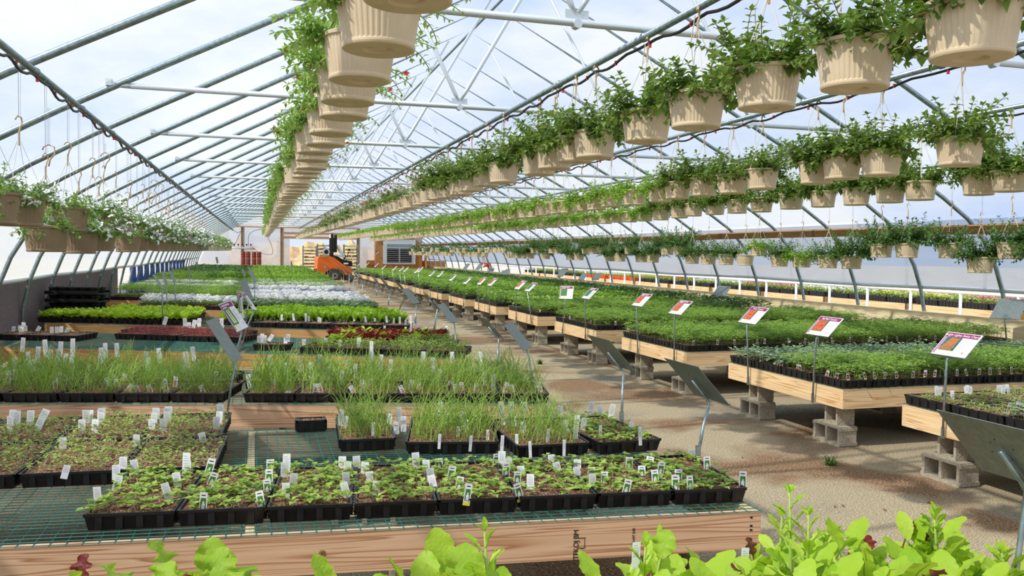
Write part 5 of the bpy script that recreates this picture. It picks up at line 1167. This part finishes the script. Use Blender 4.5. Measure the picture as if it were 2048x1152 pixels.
MP = [  # u, v of the top, y, kind, bolting
 (1590, 985, 2.10, 'mustard', 1), (1558, 1030, 2.2, 'mustard', 1), (1618, 1028, 2.0, 'mustard', 1), (1475, 1095, 2.35, 'mustard', 0), (1440, 1098, 2.2, 'mustard', 0), (1390, 1110, 2.1, 'mustard', 0), (1350, 1100, 2.0, 'mustard', 0), (1310, 1072, 2.3, 'mustard', 1), (1282, 1092, 2.1, 'mustard', 1), (1262, 1078, 2.0, 'romaine', 2), (1325, 1112, 2.3, 'red', 2), (1540, 1085, 2.3, 'bronze', 2), (1520, 1110, 2.1, 'red', 2), (1500, 1118, 1.9, 'mustard', 0),
 (1705, 1042, 2.25, 'mustard', 0), (1735, 1040, 2.15, 'mustard', 0), (1768, 1037, 2.35, 'red', 2), (1812, 1060, 2.3, 'red', 2), (1838, 1027, 2.2, 'mustard', 0), (1852, 1025, 2.3, 'mustard', 1), (1882, 1040, 2.25, 'mustard', 1), (1905, 1080, 2.2, 'mustard', 0), (1935, 1105, 2.1, 'mustard', 0), (1965, 1105, 2.3, 'mustard', 0), (1800, 1085, 2.0, 'mustard', 0), (1760, 1080, 2.2, 'mustard', 0), (1690, 1085, 2.1, 'mustard', 0), (1650, 1080, 2.2, 'mustard', 1), (1665, 1062, 2.3, 'mustard', 1), (1625, 1095, 2.0, 'mustard', 0), (1590, 1100, 2.15, 'mustard', 0), (1560, 1090, 2.3, 'mustard', 0), (1720, 1100, 1.9, 'mustard', 0), (1850, 1095, 1.95, 'mustard', 0), (1900, 1120, 1.9, 'mustard', 0), (2025, 1108, 2.2, 'mustard', 1), (2005, 1125, 2.1, 'mustard', 0), (1420, 1125, 1.9, 'mustard', 0), (1340, 1135, 1.85, 'mustard', 0), (1240, 1140, 1.95, 'mustard', 0), (1200, 1132, 2.1, 'mustard', 0), (1180, 1128, 2.0, 'bronze', 2), (1780, 1125, 1.85, 'bronze', 2), (1660, 1125, 1.85, 'mustard', 0), (1575, 1130, 1.8, 'mustard', 0),
 (988, 1062, 2.05, 'mustard', 1), (920, 1075, 2.1, 'mustard', 0), (955, 1102, 2.0, 'mustard', 0), (1015, 1095, 2.05, 'mustard', 0), (1040, 1132, 1.95, 'mustard', 0), (808, 1125, 2.0, 'mustard', 0), (870, 1128, 2.05, 'mustard', 0), (900, 1128, 1.9, 'romaine', 0), (696, 1122, 2.1, 'mustard', 0), (1080, 1138, 2.0, 'mustard', 0),
 (338, 1086, 2.1, 'romaine', 0), (358, 1098, 2.05, 'romaine', 0), (378, 1104, 2.1, 'romaine', 0), (400, 1112, 2.15, 'romaine', 0), (430, 1100, 2.15, 'romaine', 0), (396, 1110, 2.0, 'red', 2), (300, 1135, 2.0, 'romaine', 0), (240, 1138, 2.1, 'romaine', 0), (195, 1140, 2.05, 'romaine', 0), (160, 1142, 2.0, 'red', 2), (455, 1135, 2.1, 'romaine', 0), (520, 1146, 2.0, 'romaine', 0), (110, 1145, 2.0, 'romaine', 0),
 (1460, 1118, 2.0, 'mustard', 0), (1535, 1118, 1.95, 'mustard', 0), (1610, 1122, 1.9, 'mustard', 0), (1640, 1105, 2.2, 'mustard', 0), (1700, 1118, 1.95, 'mustard', 0), (1740, 1088, 2.1, 'mustard', 0), (1790, 1070, 2.25, 'mustard', 0), (1830, 1092, 2.1, 'mustard', 0), (1870, 1085, 2.2, 'mustard', 0), (1920, 1098, 2.2, 'mustard', 0), (1950, 1120, 2.0, 'mustard', 0), (1985, 1118, 2.2, 'mustard', 0), (1385, 1128, 2.2, 'mustard', 0), (1300, 1120, 2.1, 'mustard', 0), (1560, 1110, 2.2, 'mustard', 0), (1680, 1100, 2.3, 'mustard', 0)]
order = sorted(range(len(MP)), key=lambda i: MP[i][0])
for k, i in enumerate(order):
    u, v, y, kd, bolt = MP[i]
    mustard(u, v, y, kd, bolt, 10, .17 if kd == 'mustard' else .15, '%s before the nearest board, %s from the curtain side' % ({'mustard': ('tall bolting mustard plant' if bolt else 'lime-green scalloped mustard leaves'), 'romaine': 'frilly yellow-green lettuce', 'red': 'dark red frilled lettuce', 'bronze': 'bronze-tinged lettuce'}[kd], nth(k+1)))
for k, (u, v) in enumerate([(1271, 1118), (1489, 1128)]):
    p = at(u, v, y=2.12); o = inst('plant_tag', TM['w'], None, (p.x, 2.12, p.z-.03), sc=(.024, .03, .075), rot=(R(-4), R(4), 0)); tag(o, ('narrow white tag among the mustard plants under the board stamp', 'patterned white tag among the mustard leaves near the board end')[k], 'plant tag')
# weeds on the floor
def weed(x, y, s, lab):
    b = MB()
    for k in range(60):
        a = U(0, 6.28); l = s*U(.5, 1); e = U(.4, 1.3); p0 = Vector((U(-.03, .03), U(-.03, .03), 0)); d = rdir(e, e, a); ribbon(b, [p0, p0+d*l*.5, p0+d*l-Vector((0, 0, l*.2))], .006, 0)
    tag(b.build('grass_tuft', ['grass_leaf'], None, loc=(x, y, 0)), lab, 'grass')
p = at(1660, 930, z=0); weed(p.x, p.y, .16, 'small tuft of grass on the dirt before the concrete blocks')
p = at(1080, 728, z=0); weed(p.x, p.y, .14, 'weed growing in the gravel at the aisle edge behind a sign')
# debris on the floor
for k, (u, v, s) in enumerate([(1485, 914, .02), (1687, 1010, .05), (1670, 1012, .03), (1770, 1018, .05), (1665, 845, .02), (1860, 1004, .05), (1440, 722, .1)]):
    p = at(u, v, z=.01); b = MB(); b.tube([(-s/2, 0, .006), (0, s*.1, .01), (s/2, 0, .006)], [.004, .008, .003], 5); o = b.build('bark_chip', ['hip_wood'], None, loc=(p.x, p.y, 0)); o.rotation_euler.z = U(0, 3); tag(o, 'brown bark chip on the gravel, %s of a few in the open aisle' % nth(k+1), 'bark chip', 'bark chips')
# ---------------------------------------------------------------- the person outside, bending over a bench
def person(x, y, rz):
    t = empty('person', (x, y, 0), rz); tag(t, 'person in pale clothes and red jacket bending over a bench outside the curtain', 'person')
    def skin(name, vs, es, rs, mat, par, sub=2):
        me = bpy.data.meshes.new(name); me.from_pydata(vs, es, []); me.materials.append(MT[mat]); o = bpy.data.objects.new(name, me); COL.objects.link(o); o.parent = par
        m = o.modifiers.new('skin', 'SKIN'); m.use_smooth_shade = True
        for i, r in enumerate(rs): me.skin_vertices[0].data[i].radius = (r, r)
        me.skin_vertices[0].data[0].use_root = True
        s = o.modifiers.new('sub', 'SUBSURF'); s.levels = s.render_levels = sub; return o
    V_ = [(0, 0, .92), (.0, 0, 1.02), (-.18, 0, 1.22), (-.32, 0, 1.36), (-.40, 0, 1.42), (-.47, 0, 1.50), (-.50, 0, 1.58),
          (.02, .1, .86), (.0, .11, .48), (.03, .11, .08), (-.12, .12, .04), (.02, -.1, .86), (.0, -.11, .48), (.03, -.11, .08), (-.12, -.12, .04),
          (-.32, .19, 1.34), (-.42, .24, 1.10), (-.62, .16, 1.02), (-.70, .14, 1.0), (-.32, -.19, 1.34), (-.42, -.24, 1.10), (-.62, -.16, 1.02), (-.70, -.14, 1.0)]
    E_ = [(0, 1), (1, 2), (2, 3), (3, 4), (4, 5), (5, 6), (0, 7), (7, 8), (8, 9), (9, 10), (0, 11), (11, 12), (12, 13), (13, 14), (3, 15), (15, 16), (16, 17), (17, 18), (3, 19), (19, 20), (20, 21), (21, 22)]
    RS_ = [.13, .13, .14, .13, .06, .085, .08, .085, .06, .045, .035, .085, .06, .045, .035, .06, .045, .035, .03, .06, .045, .035, .03]
    b_ = skin('body', V_, E_, RS_, 'skin', t)
    skin('trousers', [(0, 0, .95), (.02, .1, .84), (.0, .11, .48), (.03, .11, .1), (.02, -.1, .84), (.0, -.11, .48), (.03, -.11, .1)], [(0, 1), (1, 2), (2, 3), (0, 4), (4, 5), (5, 6)], [.155, .105, .08, .07, .105, .08, .07], 'denim', t)
    skin('jacket', [(0, 0, 1.0), (-.18, 0, 1.22), (-.33, 0, 1.37), (-.32, .19, 1.34), (-.42, .24, 1.10), (-.58, .17, 1.03), (-.32, -.19, 1.34), (-.42, -.24, 1.10), (-.58, -.17, 1.03)], [(0, 1), (1, 2), (2, 3), (3, 4), (4, 5), (2, 6), (6, 7), (7, 8)], [.15, .165, .145, .08, .062, .05, .08, .062, .05], 'red', t)
    b = MB()
    for sy in (-1, 1):
        for k in range(5): b.tube([(-.70, .14*sy+(k-2)*.014, 1.0), (-.745, .14*sy+(k-2)*.018, .985), (-.78+abs(k-2)*.008, .14*sy+(k-2)*.018, .965)], [.010, .009, .007], 6)
    b.build('fingers', ['skin'], t, smooth=True)
    b = MB(); b.lathe([(0, .1), (.05, .095), (.085, .05), (.09, 0), (.085, -.04)], 16, 0, (-.475, 0, 1.57)); b.build('hair', ['hair'], t, smooth=True)
    b = MB()
    for sy in (-.03, .03): b.lathe([(0, .008), (.008, 0), (0, -.008)], 8, 0, (-.575, sy, 1.55))
    b.tube([(-.58, 0, 1.55), (-.60, 0, 1.52), (-.575, 0, 1.515)], .01, 6, 1); b.build('face', ['hair', 'skin'], t)
person(11.9, 44.0, R(20))
